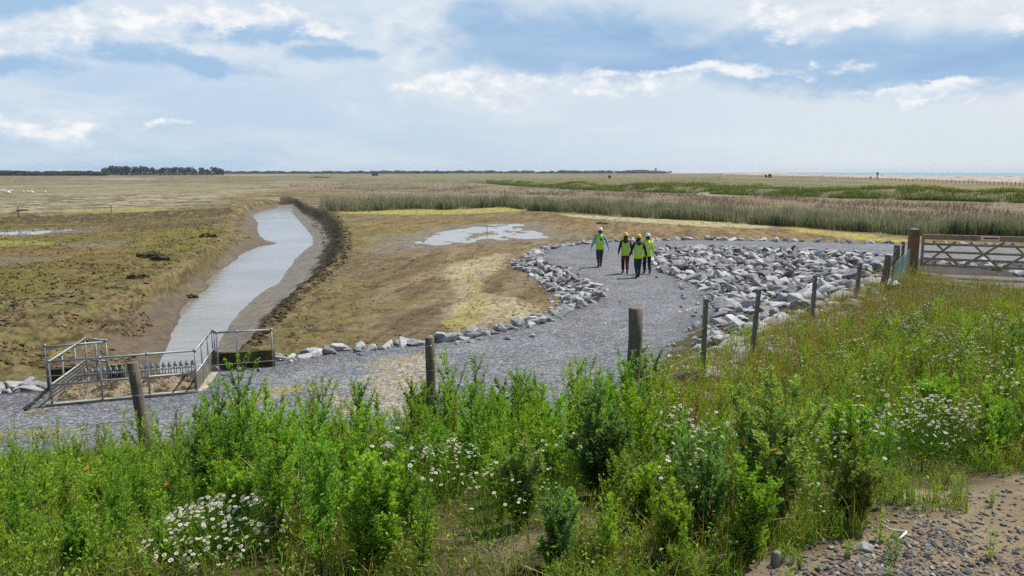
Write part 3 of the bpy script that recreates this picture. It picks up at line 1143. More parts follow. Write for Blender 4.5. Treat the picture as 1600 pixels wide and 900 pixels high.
# the boulder field: points spread evenly with a minimum distance
FP = np.array(FIELD_PX, float)
cand = []
gx, gy = rng.uniform(1.5, 24, 30000), rng.uniform(10.5, 50, 30000)
gz_ = height(gx, gy)
px, py = to_px(gx, gy, gz_)
ok = sd_poly(px, py, FP) < 0
pts = np.stack([gx, gy, gz_], -1)[ok]
fs_ = bank_s(pts[:, 0], pts[:, 1])
pts = pts[fs_ < 0.15]
field = np.zeros((1900, 3)) + 999
nf_ = 0
for p in pts:
    md = 0.335 + 0.003 * math.hypot(p[0], p[1])
    if nf_ and ((field[:nf_, 0] - p[0]) ** 2 + (field[:nf_, 1] - p[1]) ** 2).min() < md * md:
        continue
    if nf_ >= 1900:
        break
    field[nf_] = p
    nf_ += 1
field = field[:nf_]
for p in field:
    spots.append((p[0], p[1], random.choice([0.38, 0.45, 0.52, 0.6, 0.74]) * random.uniform(0.85, 1.1), 'field'))
SP = np.array([(a, b, c) for a, b, c, _ in spots])
SZ = height(SP[:, 0], SP[:, 1])
score = SP[:, 2] / np.hypot(SP[:, 0], SP[:, 1])
u, v = to_px(SP[:, 0], SP[:, 1], SZ)
score[(u < -20) | (u > 1620)] = 0
order = np.argsort(-score)
rank = np.empty(len(order), int)
rank[order] = np.arange(len(order))
LAB = {'left': 'pale grey boulder in the heap left of the metal railings', 'front': 'grey boulder in the row edging the gravel path beside the mud, near the railings',
       'bend': 'grey angular boulder lining the outer bend of the gravel path next to the mud bay', 'far': 'small grey boulder on the far edge of the gravel path below the reeds',
       'gate': 'pale boulder lying behind the timber field gate'}
GRP = {'left': 'boulders beside the railings', 'front': 'boulders edging the near path', 'bend': 'boulders lining the path bend', 'far': 'boulders on the far path edge', 'gate': 'boulders behind the gate'}


def field_label(x, y):
    if y > 34:
        return 'grey boulder in the far part of the boulder field, beside the path behind it', 'boulders in the far part of the field'
    if y > 24:
        return 'grey boulder in the middle of the boulder field inside the path loop', 'boulders in the middle of the field'
    return 'grey boulder in the near end of the boulder field, next to the thin fence stakes', 'boulders in the near end of the field'


rV, rF, nb = [], [], 0
for i, (x, y, sz, where) in enumerate(spots):
    me = ROCKS[i % len(ROCKS)]
    q = Quaternion((0, 0, 1), random.uniform(0, 2 * PI)) @ Quaternion((1, 0, 0), random.gauss(0, 0.35)) @ Quaternion((0, 1, 0), random.gauss(0, 0.35))
    sc = Vector((sz * random.uniform(0.95, 1.45), sz * random.uniform(0.8, 1.25), sz * random.uniform(0.75, 1.15) * (0.7 if where == 'field' else .95)))
    lift = (random.uniform(0.02, 0.30) if where == 'field' else random.uniform(0.05, 0.22)) * sz * 0.6
    loc = Vector((x, y, float(SZ[i]) + lift))
    if rank[i] < 300:
        o = bpy.data.objects.new('boulder', me)
        COL.objects.link(o)
        o.location = loc
        o.rotation_mode = 'QUATERNION'
        o.rotation_quaternion = q
        o.scale = sc
        if where == 'field':
            l, g = field_label(x, y)
        else:
            l, g = LAB[where], GRP[where]
        tag(o, l, 'boulder', g)
    else:
        Mx = Matrix.LocRotScale(loc, q, sc)
        V = np.array([v.co for v in me.vertices])
        V = V @ np.array(Mx.to_3x3()).T + np.array(loc)
        rV.append(V)
        rF.append(np.array([p.vertices[:] for p in me.polygons]) + nb)
        nb += len(V)
print('rocks', len(spots))
# small broken stone between the boulders
rub = []
for _ in range(2200):
    if random.random() < 0.55:
        a = field[random.randrange(len(field))]
        x, y = a[0] + random.gauss(0, 0.6), a[1] + random.gauss(0, 0.6)
    else:
        a = spots[random.randrange(len(spots))]
        x, y = a[0] + random.gauss(0, 0.45), a[1] + random.gauss(0, 0.45)
    me = ROCKS[random.randrange(len(ROCKS))]
    sz = random.uniform(0.10, 0.26)
    V = np.array([v.co for v in me.vertices]) * sz
    a = random.uniform(0, 6.28)
    V = V @ np.array(Matrix.Rotation(a, 3, 'Z') @ Matrix.Rotation(random.gauss(0, .5), 3, 'X')).T
    rub.append((x, y, len(rV)))
    rV.append(V)
    rF.append(np.array([p.vertices[:] for p in me.polygons]) + nb)
    nb += len(V)

rx_ = np.array([q[:2] for q in rub])
rz_ = height(rx_[:, 0], rx_[:, 1])
for (x, y, i), z in zip(rub, rz_):
    rV[i] = rV[i] + np.array([x, y, z + 0.02])


def m_rubble():
    m = M['rock'].copy()
    m.name = 'rubble stone'
    # per-stone tone from position instead of the object's random number
    t = m.node_tree
    for nd in list(t.nodes):
        if nd.type == 'OBJECT_INFO':
            lk = [l for l in t.links if l.from_node == nd and l.from_socket.name == 'Random']
            if lk:
                geo = t.nodes.new('ShaderNodeNewGeometry')
                for l in lk:
                    t.links.new(geo.outputs['Random Per Island'], l.to_socket)
    return m


me = np_mesh('rubble', np.vstack(rV), [np.vstack(rF)])
tag(link('rubble', me, m_rubble()), 'smaller grey broken stones filling the gaps of the boulder field and path edge', 'rubble', kind='stuff')

# ------------------------------------------------------------------ stones on the near track
def stones(n, sampler, smin, smax, name, label, mats, pal=None, cat='gravel', pw=2.8):
    V, Fc, C, k = [], [], [], 0
    base = []
    for s in range(8):
        rg = random.Random(100 + s)
        bm = bmesh.new()
        for _ in range(11):
            v = Vector((rg.gauss(0, 1), rg.gauss(0, 1), rg.gauss(0, 1))).normalized()
            bm.verts.new((v.x * .5, v.y * .4, v.z * .28))
        bmesh.ops.convex_hull(bm, input=bm.verts)
        bmesh.ops.delete(bm, geom=[q for q in bm.verts if not q.link_faces], context='VERTS')
        bmesh.ops.triangulate(bm, faces=bm.faces)
        bm.verts.index_update()
        base.append((np.array([q.co for q in bm.verts]), np.array([[q.index for q in f.verts] for f in bm.faces])))
        bm.free()
    P = sampler(n)
    H = height(P[:, 0], P[:, 1])
    for i in range(len(P)):
        bv, bf = base[i % 8]
        a = random.uniform(0, 6.28)
        sz = smin + (smax - smin) * random.random() ** pw
        ca, sa = math.cos(a), math.sin(a)
        v = bv * sz * np.array([1, random.uniform(.8, 1.1), random.uniform(.7, 1.2)])
        v = np.stack([v[:, 0] * ca - v[:, 1] * sa, v[:, 0] * sa + v[:, 1] * ca, v[:, 2]], -1)
        V.append(v + np.array([P[i, 0], P[i, 1], H[i] + 0.06 * sz]))
        Fc.append(bf + k)
        k += len(bv)
        cc = random.choice(pal or [alb(124, 126, 132), alb(150, 150, 150), alb(98, 100, 106), alb(170, 150, 126), alb(156, 132, 104), alb(196, 190, 180), alb(130, 128, 128)])
        C.append(np.tile(cc * random.uniform(.75, 1.2), (len(bv), 1)))
    me = np_mesh(name, np.vstack(V), [np.vstack(Fc)], np.vstack(C))
    return tag(link(name, me, mats), label, cat, kind='stuff')


def m_stone():
    m, t = mat('track stone')
    co = obj_co(t)
    n = t.noise(co, 60, 4, 0.6)
    sc = t.n('ShaderNodeVectorMath', operation='SCALE')
    t.set(sc.inputs[0], attr(t, 'col'))
    t.set(sc.inputs[3], t.remap(n, 0.3, 0.7, 0.75, 1.2))
    t.out(t.principled(sc.outputs[0], 0.75, t.bump(n, 0.3, 0.004), 0.3))
    return m


M['stone'] = m_stone()


def track_sampler(n):
    out = []
    while len(out) < n:
        k = 20000
        Yk = np.exp(rng.uniform(math.log(2.3), math.log(8.0), k))
        p = np.stack([rng.uniform(0.2, 0.72, k) * Yk, Yk], -1)
        px, py = to_px(p[:, 0], p[:, 1], height(p[:, 0], p[:, 1]))
        d = sd_poly(p[:, 0], p[:, 1], NEARTRACK)
        # gravelly strip low on the right, thinner towards the weeds
        w = fbm(p[:, 0] / 0.5, p[:, 1] / 0.5, 3)
        strip = sd_poly(px, py, np.array([(1220, 940), (1330, 880), (1420, 838), (1480, 838), (1540, 875), (1700, 862), (1700, 940)], float))
        pr = np.where(strip < 0, 0.95, np.exp(-strip / 30.0) * 0.45 + 0.08) * (d < 0.15) * (0.6 + w)
        out += list(p[rng.uniform(0, 1, k) < pr])
    return np.array(out[:n])


stones(6500, track_sampler, 0.006, 0.046, 'track_gravel', 'grey and buff gravel stones scattered on the dirt track', M['stone'])
# ------------------------------------------------------------------ the wire fence on the bank
def pole_mb(h, r0, r1, seed, square=False):
    mb = MB()
    rg = random.Random(seed)
    n = 5 if square else 14
    if square:
        mb.box((0, 0, h / 2 - 0.3), (r0 * 2, r0 * 1.7, h + 0.6), taper=r1 / r0)
    else:
        k = 7
        rings = []
        for i in range(k + 1):
            t = i / k
            r = r0 * (1 - t) + r1 * t
            rings.append((rg.uniform(-.008, .008), rg.uniform(-.008, .008), -0.6 + (h + 0.6) * t, r * rg.uniform(.96, 1.04), r * rg.uniform(.96, 1.04)))
        rings.append((rings[-1][0], rings[-1][1], h + 0.008, r1 * 0.86, r1 * 0.86))
        mb.loft(rings, n)
    return mb


fence = empty('wire_fence', (1.32, 9.0, h1(1.32, 9.0)))
tag(fence, 'barbed wire fence with round posts and thin stakes crossing the bank below the weeds', 'fence')
off = Vector(fence.location)
# (pixel of the top, depth, radius, square stake, tilt)
POSTS = [((-230, 585), 7.6, .058, False, (0.03, 0)), ((207, 567), 8.0, .060, False, (-0.085, 0.02)), ((671, 528), 8.8, .058, False, (-0.01, 0.03)), ((994, 482), 8.75, .082, False, (0.035, 0.0)),
         ((1103, 467), 11.0, .036, True, (0.01, 0)), ((1186, 452), 12.4, .036, True, (0.065, 0)), ((1274, 430), 15.7, .040, True, (0.02, 0)),
         ((1344, 411), 19.1, .045, True, (0.045, 0)), ((1389, 399), 21.6, .10, False, (0.09, 0)), ((1402, 383), 23.8, .10, False, (0.02, 0)), ((1412, 378), 25.0, .05, False, (0.0, 0))]
tops = []
for i, ((px, py), Y, r, sq, tilt) in enumerate(POSTS):
    T = at_depth(px, py, Y)
    # base: where the tilted post meets the ground
    B = Vector((T.x - tilt[0] * 1.25, T.y - tilt[1] * 1.25, 0))
    B.z = h1(B.x, B.y)
    if B.z > T.z - 0.7:
        B.z = T.z - 1.1
    d = (T - B)
    o = pole_mb(d.length, r, r * 0.93, i, sq).build('post', M['stake'] if sq else M['post'], fence, True)
    if not sq:
        o.data.polygons.foreach_set('use_smooth', [len(p.vertices) == 4 for p in o.data.polygons])
    else:
        o.data.polygons.foreach_set('use_smooth', [False] * len(o.data.polygons))
    o.location = B - off
    o.rotation_mode = 'QUATERNION'
    o.rotation_quaternion = d.to_track_quat('Z', 'Y')
    if not sq:
        o['label'] = 'thick round brown post'
    else:
        o['label'] = 'thin square grey stake'
    tops.append((B, T, r))
# sagging strands, stapled to the posts on the far side
for k, fr in enumerate((0.93, 0.70, 0.46, 0.24)):
    mb = MB()
    pts = []
    for i in range(len(tops)):
        B, T, r = tops[i]
        p = B.lerp(T, fr) + Vector((-0.3, -0.85, 0)).normalized() * (r + 0.004) * (1 if i < 7 else 0.3)
        if i:
            q = pts[-1]
            for s in (0.2, 0.4, 0.6, 0.8):
                m_ = q.lerp(p, s)
                m_.z -= 0.018 * (1 - (2 * s - 1) ** 2) * (0.6 + 0.3 * k)
                pts.append(m_)
        pts.append(p)
    pts = [p - off for p in pts]
    mb.tube(pts, 0.0026, 4)
    # barbs on the near bays
    run = 0.0
    for a, b in zip(pts[:-1], pts[1:]):
        L = (b - a).length
        if (a + off).y < 12 and k < 3:
            for s in np.arange(0.05, L, 0.11):
                c = a.lerp(b, s / L)
                d1 = Vector((random.gauss(0, 1), random.gauss(0, 1), random.gauss(0, 1))).normalized() * 0.014
                mb.tube([c - d1, c + d1], 0.0022, 3)
    mb.build('wire', M['wire'], fence, False)
# netting hung on the last bays, beside the gate
mb = MB()
(Ba, Ta, _), (Bb, Tb, _), (Bc, Tc, _) = tops[8], tops[9], tops[10]
sideo = Vector((0.16, -0.12, 0))


def netpt(t, f):
    B, T = Ba.lerp(Bc, t), Ta.lerp(Tc, t)
    return B.lerp(T, f) + sideo - off


for j in range(11):
    f = 0.02 + 0.077 * j
    mb.tube([netpt(t, f) for t in np.linspace(0.0, 1, 7)], 0.006, 3)
for t in np.linspace(0.0, 1, 26):
    mb.tube([netpt(t, 0.02), netpt(t, 0.79)], 0.005, 3)
o = mb.build('netting', M['net'], fence)
o['label'] = 'blue-green netting'

# ------------------------------------------------------------------ field gate
GP = at_depth(1429, 360, 25.3)
GB = Vector((GP.x, GP.y, h1(GP.x, GP.y)))
ht = GP.z - GB.z
mb = MB()
mb.box((0, 0, ht / 2 - 0.3), (0.26, 0.26, ht + 0.6))
gp = mb.build('gate_post', M['gatepost'], None, False, 0.012, GB)
tag(gp, 'tall square brown timber post with a pale pyramid cap, holding the field gate', 'gate post')
mb = MB()
mb.loft([(0, 0, ht + 0.003, .175, .175), (0, 0, ht + 0.035, .17, .17), (0, 0, ht + 0.085, .02, .02)], 4)
o = mb.build('post_cap', M['stake'], gp)
o.rotation_euler = (0, 0, PI / 4)
A0 = at_depth(1441, 366, 25.2)
A1 = at_depth(1604, 369.5, 24.05)
gd = (A1 - A0)
gdir = Vector((gd.x, gd.y, 0)).normalized()
GL = 3.9
zt = A0.z
zl = float(at_depth(1441, 415, 25.2).z)
gate = empty('field_gate', (A0.x, A0.y, zl), math.atan2(gdir.y, gdir.x))
tag(gate, 'five-bar timber field gate with crossed braces and a small warning sign', 'gate')
H = zt - zl
RZ = [0.035, 0.235, 0.455, 0.70]
for k, z in enumerate(RZ):
    mb = MB()
    mb.box((GL / 2, 0, z), (GL, 0.03, 0.075))
    mb.build('rail', M['gate'], gate, False, 0.006)
mb = MB()
mb.box((GL / 2, 0, H - 0.075), (GL, 0.075, 0.165))
mb.build('top_rail', M['gate'], gate, False, 0.008)
for x in (0.04, GL - 0.04):
    mb = MB()
    mb.box((x, 0.001, H / 2 - 0.08), (0.08, 0.082, H - 0.16))
    mb.build('stile', M['gate'], gate, False, 0.006)
for x0, z0, x1, z1, yy in ((0.05, 0.02, 0.95, H - 0.2, -.036), (0.32, H - 0.2, 1.15, 0.0, .036), (1.12, 0.0, 2.25, H - 0.18, -.036), (1.35, H - 0.2, 2.2, 0.0, .036), (2.2, 0.0, 3.3, H - 0.2, -.036), (2.45, H - 0.2, 3.3, 0.0, .036)):
    mb = MB()
    mb.beam((x0, yy, z0), (x1, yy, z1), 0.03, 0.065)
    mb.build('brace', M['gate'], gate, False, 0.005)
# warning plate: white, red band with dark lettering block, yellow foot
mb = MB()
sx, sz_ = 1.86, H - 0.085
mb.box((sx, -0.047, sz_), (0.50, 0.012, 0.19), mi=0)
mb.box((sx + 0.02, -0.0545, sz_ + 0.018), (0.40, 0.003, 0.05), mi=1)
mb.box((sx, -0.0545, sz_ - 0.062), (0.46, 0.003, 0.045), mi=2)
for k in range(9):
    mb.box((sx - 0.14 + k * 0.04, -0.057, sz_ + 0.018), (0.022, 0.002, 0.026), mi=3)
sg = mb.build('warning_sign', [M['white'], m_plain('sign red', (0.45, 0.02, 0.02), 0.5), m_plain('sign yellow', (0.75, 0.52, 0.03), 0.5), M['dark']], gate)

# ------------------------------------------------------------------ culvert inlet with guard rails
RH = 0.84
P1 = Vector((*F1, 0))
P4 = Vector((*F2, 0))
P2 = Vector((HEADL[1][0], HEADL[1][1], 0))
P5 = Vector((HEADR[1][0], HEADR[1][1], 0))
P3 = v3(165, 532, RH)
P3.z = 0
P0 = v3(70, 540, RH)
P0.z = 0
P6 = v3(338, 520, RH)
P6.z = 0
P7 = v3(424, 515, RH)
P7.z = 0
g = empty('guard_rail', P1)
tag(g, 'galvanised tubular guard railing around the culvert inlet at the head of the creek', 'railing')


def rail(pts, z, r=0.021, nm='rail'):
    mb = MB()
    mb.tube([p + Vector((0, 0, z)) - P1 for p in pts], r, 8)
    return mb.build(nm, M['galv'], g, True)


rail([P1, P4], RH)
rail([P1, P4], RH * 0.47)
rail([P1, P2, P3], RH)
rail([P1, P2, P3], RH * 0.47)
rail([P0, P3.lerp(P0, 0.02)], RH - 0.03)
rail([P4, P5, P6, P7], RH)
rail([P4, P5, P6], RH * 0.47)


def rpost(p, z0=-0.1, r=0.019):
    mb = MB()
    mb.tube([p + Vector((0, 0, z0)) - P1, p + Vector((0, 0, RH + 0.02)) - P1], r, 8)
    mb.tube([p + Vector((0, 0, RH - 0.03)) - P1, p + Vector((0, 0, RH + 0.03)) - P1], r * 1.5, 8)
    mb.build('post', M['galv'], g, True)


for p in [P1, P1.lerp(P4, 0.335), P1.lerp(P4, 0.66), P4, P1.lerp(P2, 0.33), P1.lerp(P2, 0.68), P2, P2.lerp(P3, 0.5), P3, P0, P4.lerp(P5, 0.35), P4.lerp(P5, 0.7), P5, P5.lerp(P6, 0.5), P6, P6.lerp(P7, 0.36), P7]:
    rpost(p)
# mesh infill on the wing rails
for a, b in ((P1, P2), (P2, P3), (P4, P5)):
    mb = MB()
    n = int((b - a).length / 0.036)
    for k in range(n + 1):
        q = a.lerp(b, k / n) - P1
        mb.tube([q + Vector((0, 0, -0.35)), q + Vector((0, 0, RH * 0.47))], 0.0045, 4)
    for z in np.arange(-0.3, RH * 0.45, 0.07):
        mb.tube([a - P1 + Vector((0, 0, z)), b - P1 + Vector((0, 0, z))], 0.0045, 4)
    mb.build('mesh_infill', M['concrete'], g)

c = empty('culvert_inlet', P1)
tag(c, 'concrete culvert inlet with weed-crusted grating, upright screen bars and dark boarded wing walls', 'culvert')


def wall(a, b, z0, z1, th, nm, mt, shift=0.0):
    d = (b - a).normalized()
    nrm = Vector((-d.y, d.x, 0))
    mb = MB()
    mb.beam(a - P1 + nrm * shift + Vector((0, 0, (z0 + z1) / 2)), b - P1 + nrm * shift + Vector((0, 0, (z0 + z1) / 2)), th, z1 - z0)
    return mb.build(nm, mt, c, False, 0.01)


fdir = (P4 - P1).normalized()
fn = Vector((-fdir.y, fdir.x, 0))
wall(P1 - fdir * .1, P4 + fdir * .1, -1.6, 0.035, 0.16, 'head_wall', M['concrete'], 0.05)
wall(P1 + fn * .14, P2, -1.6, 0.01, 0.22, 'wing_wall', M['concrete'], 0.06)
wall(P4 + fn * .14, P5, -1.6, 0.01, 0.22, 'wing_wall', M['concrete'], -0.06)
# crusted grating over the inlet
mb = MB()
D = 1.05
nx, ny = 30, 12
V, Fs = [], []
for j in range(ny + 1):
    for i in range(nx + 1):
        p = P1.lerp(P4, 0.02 + 0.96 * i / nx) + fn * (0.13 + D * j / ny) - P1
        V.append((p.x, p.y, 0.01 + 0.03 * math.sin(i * 1.7 + j) * random.random() + 0.05 * random.random() + 0.08 * j / ny))
for j in range(ny):
    for i in range(nx):
        a = j * (nx + 1) + i
        Fs.append((a, a + 1, a + nx + 2, a + nx + 1))
mb.add(V, Fs)
gr = mb.build('grating', M['crust'], c, True)
so = gr.modifiers.new('t', 'SOLIDIFY')
so.thickness = 0.05
# upright screen bars with pointed caps
for k in range(19):
    q = P1.lerp(P4, 0.17 + 0.80 * k / 18) + fn * (0.16 + D) - P1
    mb = MB()
    for s in (-0.022, 0.022):
        mb.tube([q + fdir * s + Vector((0, 0, -0.5)), q + fdir * s + Vector((0, 0, 0.30))], 0.009, 6)
    mb.loft([(q.x, q.y, 0.29, .042, .03), (q.x, q.y, 0.33, .045, .03), (q.x, q.y, 0.40, .008, .008)], 8)
    mb.build('screen_bar', M['galv'], c, False)
mb = MB()
mb.tube([P1.lerp(P4, 0.03) + fn * (0.19 + D) - P1 + Vector((0, 0, 0.24)), P1.lerp(P4, 0.97) + fn * (0.19 + D) - P1 + Vector((0, 0, 0.24))], 0.02, 8)
mb.build('screen_rail', M['galv'], c, True)
wall(P6 - Vector((0, 0, 0)), P7 + (P7 - P6).normalized() * 0.05, -0.6, 0.38, 0.10, 'boarded_wing', M['darkwall'], 0.06)
wall(P5, P6, -0.8, 0.40, 0.12, 'wing_return', M['crust'], 0.05)
wall(P0, P0.lerp(P3, 0.55), -0.7, 0.34, 0.10, 'boarded_wing', M['darkwall'], 0.06)
wall(P3 + Vector((-.02, 0, 0)), P3 + Vector((0.30, 0.1, 0)), -0.8, 0.30, 0.10, 'wing_return', M['crust'], 0.1)
# two dark boards lying on the gravel left of the railing
for a, b in (((40, 643), (77, 610)),):
    mb = MB()
    pa, pb = v3(*a), v3(*b)
    mb.beam(Vector((0, 0, 0.03)), (pb - pa) + Vector((0, 0, 0.05)), 0.05, 0.04)
    o = mb.build('dark_board', M['dark'], None, False, 0.005, pa)
    tag(o, 'dark narrow board lying on the gravel left of the railing corner', 'board')


# ------------------------------------------------------------------ people
def skin_mesh(name, V, E, root=0, sub=1):
    me = bpy.data.meshes.new(name)
    me.from_pydata([v[:3] for v in V], E, [])
    o = bpy.data.objects.new(name + '_tmp', me)
    COL.objects.link(o)
    md = o.modifiers.new('s', 'SKIN')
    md.use_smooth_shade = True
    sk = me.skin_vertices[0].data
    for i, v in enumerate(V):
        sk[i].radius = (v[3], v[4] if len(v) > 4 else v[3])
        sk[i].use_root = (i == root)
    m2 = o.modifiers.new('b', 'SUBSURF')
    m2.levels = m2.render_levels = sub
    bpy.context.view_layer.update()
    dg = bpy.context.evaluated_depsgraph_get()
    out = bpy.data.meshes.new_from_object(o.evaluated_get(dg))
    out.name = name
    bpy.data.objects.remove(o)
    bpy.data.meshes.remove(me)
    out.materials.clear()
    return out


def cloth(name, col, rough=0.85):
    return m_plain(name, col, rough, 0.15, 0, 0.25, 14, 0.4, 0.02)


M['skin'] = m_plain('skin', (0.42, 0.26, 0.19), 0.6, 0.3, 0, 0.08)
M['hair'] = m_plain('dark hair', (0.035, 0.025, 0.02), 0.7)
M['vest'] = m_plain('lime vest', (0.42, 0.84, 0.02), 0.7, 0.2, 0, 0.18, 9, 0.5, 0.03)
M['vesty'] = m_plain('yellow hi-vis coat', (0.66, 0.92, 0.03), 0.7, 0.2, 0, 0.18, 9, 0.5, 0.03)
M['band'] = m_plain('reflective band', (0.48, 0.52, 0.46), 0.4, 0.5)
M['hat_w'] = m_plain('white helmet', (0.78, 0.78, 0.77), 0.35, 0.5, 0, 0.03)
M['hat_y'] = m_plain('yellow helmet', (0.86, 0.54, 0.02), 0.35, 0.5, 0, 0.03)


def person(px, py, top, label, hat, top_m, sleeve_m, leg_m, boot_m, hand_m, coat=False, hood=None, arms=0.13, lead=1, yaw=0.0):
    base = v3(px, py, 0.0)
    base.z = h1(base.x, base.y) + 0.0
    hh = float(at_depth(px, top, base.y).z) - base.z
    k = hh / 1.80
    root = empty('person', base, yaw)
    root.scale = (k, k, k)
    tag(root, label, 'person', None)
    st = 0.17 * lead
    # joints
    J = dict(pel=(0, 0, .93), sp=(0, .0, 1.10), ch=(0, .01, 1.30), nk=(0, .015, 1.47), hd=(0, .03, 1.58), hc=(0, .035, 1.66), ht=(0, .03, 1.735))
    V = [(*J['pel'], .155, .115), (*J['sp'], .145, .105), (*J['ch'], .17, .115), (*J['nk'], .055, .055), (*J['hd'], .072, .082), (*J['hc'], .083, .095), (*J['ht'], .055, .065)]
    Ed = [(0, 1), (1, 2), (2, 3), (3, 4), (4, 5), (5, 6)]
    legs, armv = {}, {}
    for s in (-1, 1):
        f = st * s
        hip = (s * .088, 0, .88)
        kn = (s * .085, .06 + f * .35 + (0.03 if f < 0 else 0.05), .49)
        an = (s * .075, f * .9 - (0.03 if f < 0 else 0), .085 + (0.05 if f < 0 else 0))
        toe = (s * .11, an[1] + .15, .035)
        legs[s] = (hip, kn, an, toe)
        b = len(V)
        V += [(*hip, .085), (*kn, .052), (*an, .036), (*toe, .032)]
        Ed += [(0, b), (b, b + 1), (b + 1, b + 2), (b + 2, b + 3)]
        g_ = -f * .7
        sh = (s * .185, .0, 1.405)
        el = (s * (.215 + arms * .55), g_ * .5 - .03, 1.135)
        wr = (s * (.225 + arms), g_ + .02, .895)
        pm = (s * (.23 + arms * 1.05), g_ + .035, .83)
        armv[s] = (sh, el, wr, pm)
        b = len(V)
        V += [(*sh, .058), (*el, .042), (*wr, .028), (*pm, .034, .020)]
        Ed += [(2, b), (b, b + 1), (b + 1, b + 2), (b + 2, b + 3)]
        for fi in range(4):
            fo = (fi - 1.5) * .019
            b2 = len(V)
            ln = (.075, .088, .083, .064)[fi]
            V += [(pm[0] + s * .003, pm[1] + fo, pm[2] - .035, .0095), (pm[0] - s * .006, pm[1] + fo * 1.1 + .004, pm[2] - .035 - ln * .5, .0085), (pm[0] - s * .022, pm[1] + fo * 1.1 + .008, pm[2] - .03 - ln, .007)]
            Ed += [(b + 3, b2), (b2, b2 + 1), (b2 + 1, b2 + 2)]
        b2 = len(V)
        V += [(pm[0] - s * .012, pm[1] + .036, pm[2] + .005, .011), (pm[0] - s * .018, pm[1] + .055, pm[2] - .03, .009)]
        Ed += [(b + 3, b2), (b2, b2 + 1)]
    # nose, ears
    b = len(V)
    V += [(0, .145, 1.60, .014)]
    Ed += [(4, b)]
    for s in (-1, 1):
        b = len(V)
        V += [(s * .092, .02, 1.615, .016)]
        Ed += [(4, b)]
    link('body', skin_mesh('body', V, Ed), M['skin'], root)
    # eyes and mouth, on the side turned away
    mb = MB()
    for s in (-1, 1):
        mb.loft([(s * .033, .112, 1.627, .011, .012), (s * .033, .116, 1.634, .012, .012), (s * .033, .112, 1.641, .011, .012)], 8)
    mb.box((0, .110, 1.545), (.045, .02, .008))
    mb.build('face', M['hair'], root)
    # hair at the nape
    mb = MB()
    mb.loft([(0, -.035, 1.535, .062, .045), (0, -.030, 1.575, .083, .070), (0, -.008, 1.64, .094, .098), (0, .0, 1.70, .085, .09)], 14)
    mb.build('hair', M['hair'], root, True)
    # trousers
    V, Ed = [(0, 0, .985, .150, .112), (0, 0, .90, .155, .118)], [(0, 1)]
    for s in (-1, 1):
        hip, kn, an, toe = legs[s]
        b = len(V)
        V += [(s * .088, hip[1], .80, .108), (*kn, .086), (an[0], an[1], an[2] + .03, .070)]
        Ed += [(1, b), (b, b + 1), (b + 1, b + 2)]
    link('trousers', skin_mesh('trousers', V, Ed, 1), leg_m, root)
    for s in (-1, 1):
        hip, kn, an, toe = legs[s]
        link('boot', skin_mesh('boot', [(an[0], an[1], an[2] + .07, .048), (an[0], an[1] - .02, an[2] - .02, .050), (an[0] + s * .005, an[1] + .07, .045, .043), (toe[0], toe[1] + .02, .035, .035)], [(0, 1), (1, 2), (2, 3)], 0), boot_m, root)
    # jacket: torso with sleeves
    V = [(0, 0, .98, .150, .118), (0, .0, 1.12, .148, .112), (0, .01, 1.32, .178, .122), (0, .012, 1.44, .085, .075), (0, .014, 1.49, .064, .064)]
    Ed = [(0, 1), (1, 2), (2, 3), (3, 4)]
    for s in (-1, 1):
        sh, el, wr, pm = armv[s]
        b = len(V)
        V += [(*sh, .072), (*el, .056), (*wr, .043)]
        Ed += [(2, b), (b, b + 1), (b + 1, b + 2)]
    link('jacket', skin_mesh('jacket', V, Ed, 2), sleeve_m, root)
    if hood:
        mb = MB()
        mb.loft([(0, -.105, 1.33, .04, .02), (0, -.125, 1.37, .095, .05), (0, -.11, 1.43, .125, .075), (0, -.06, 1.50, .11, .08), (0, -.03, 1.535, .085, .07)], 16)
        mb.build('hood', hood, root, True)
    # vest or long coat body
    z0 = .80 if not coat else .78
    mb = MB()
    rings = [(0, 0, z0, .185, .150), (0, 0, z0 + .12, .180, .146), (0, 0, 1.10, .176, .138), (0, .005, 1.28, .196, .146), (0, .005, 1.39, .190, .135), (0, .01, 1.45, .13, .105), (0, .012, 1.485, .085, .085)]
    mb.loft(rings, 22)
    vest = mb.build('hi_vis_vest' if not coat else 'hi_vis_coat', top_m, root, True)

    def ring_at(z, grow=.004):
        for a, b in zip(rings[:-1], rings[1:]):
            if a[2] <= z <= b[2]:
                t = (z - a[2]) / (b[2] - a[2])
                return (0, a[1] * (1 - t) + b[1] * t, z, a[3] * (1 - t) + b[3] * t + grow, a[4] * (1 - t) + b[4] * t + grow)
    for z in ((1.02,) if not coat else (.90, 1.10)):
        mb = MB()
        mb.loft([ring_at(z), ring_at(z + .055)], 22, cap=False)
        mb.build('reflective_band', M['band'], vest, True)
    for s in (-1, 1):
        mb = MB()
        pts_ = []
        for z in (1.075, 1.2, 1.3, 1.39, 1.455):
            rr_ = ring_at(z)
            x = .118 if z < 1.42 else .085
            y = -rr_[4] * math.sqrt(max(0, 1 - (x / rr_[3]) ** 2)) - .003
            pts_.append(Vector((s * x, y + rr_[1], z)))
        for a, b in zip(pts_[:-1], pts_[1:]):
            mb.beam(a, b, .05, .004, Vector((0, -1, 0)))
        mb.build('shoulder_strip', M['band'], vest)
    # helmet with brim, peak and ridge
    mb = MB()
    prof = [(1.655, .128, .150), (1.664, .130, .152), (1.672, .112, .132), (1.71, .110, .128), (1.75, .098, .114), (1.78, .072, .085), (1.797, .035, .04), (1.80, .006, .006)]
    mb.loft([(0, .015 + (0.02 if i < 2 else 0), z, a, b) for i, (z, a, b) in enumerate(prof)], 22)
    mb.box((0, .01, 1.785), (.03, .17, .03), None)
    hm = mb.build('helmet', hat, root, True)
    return root


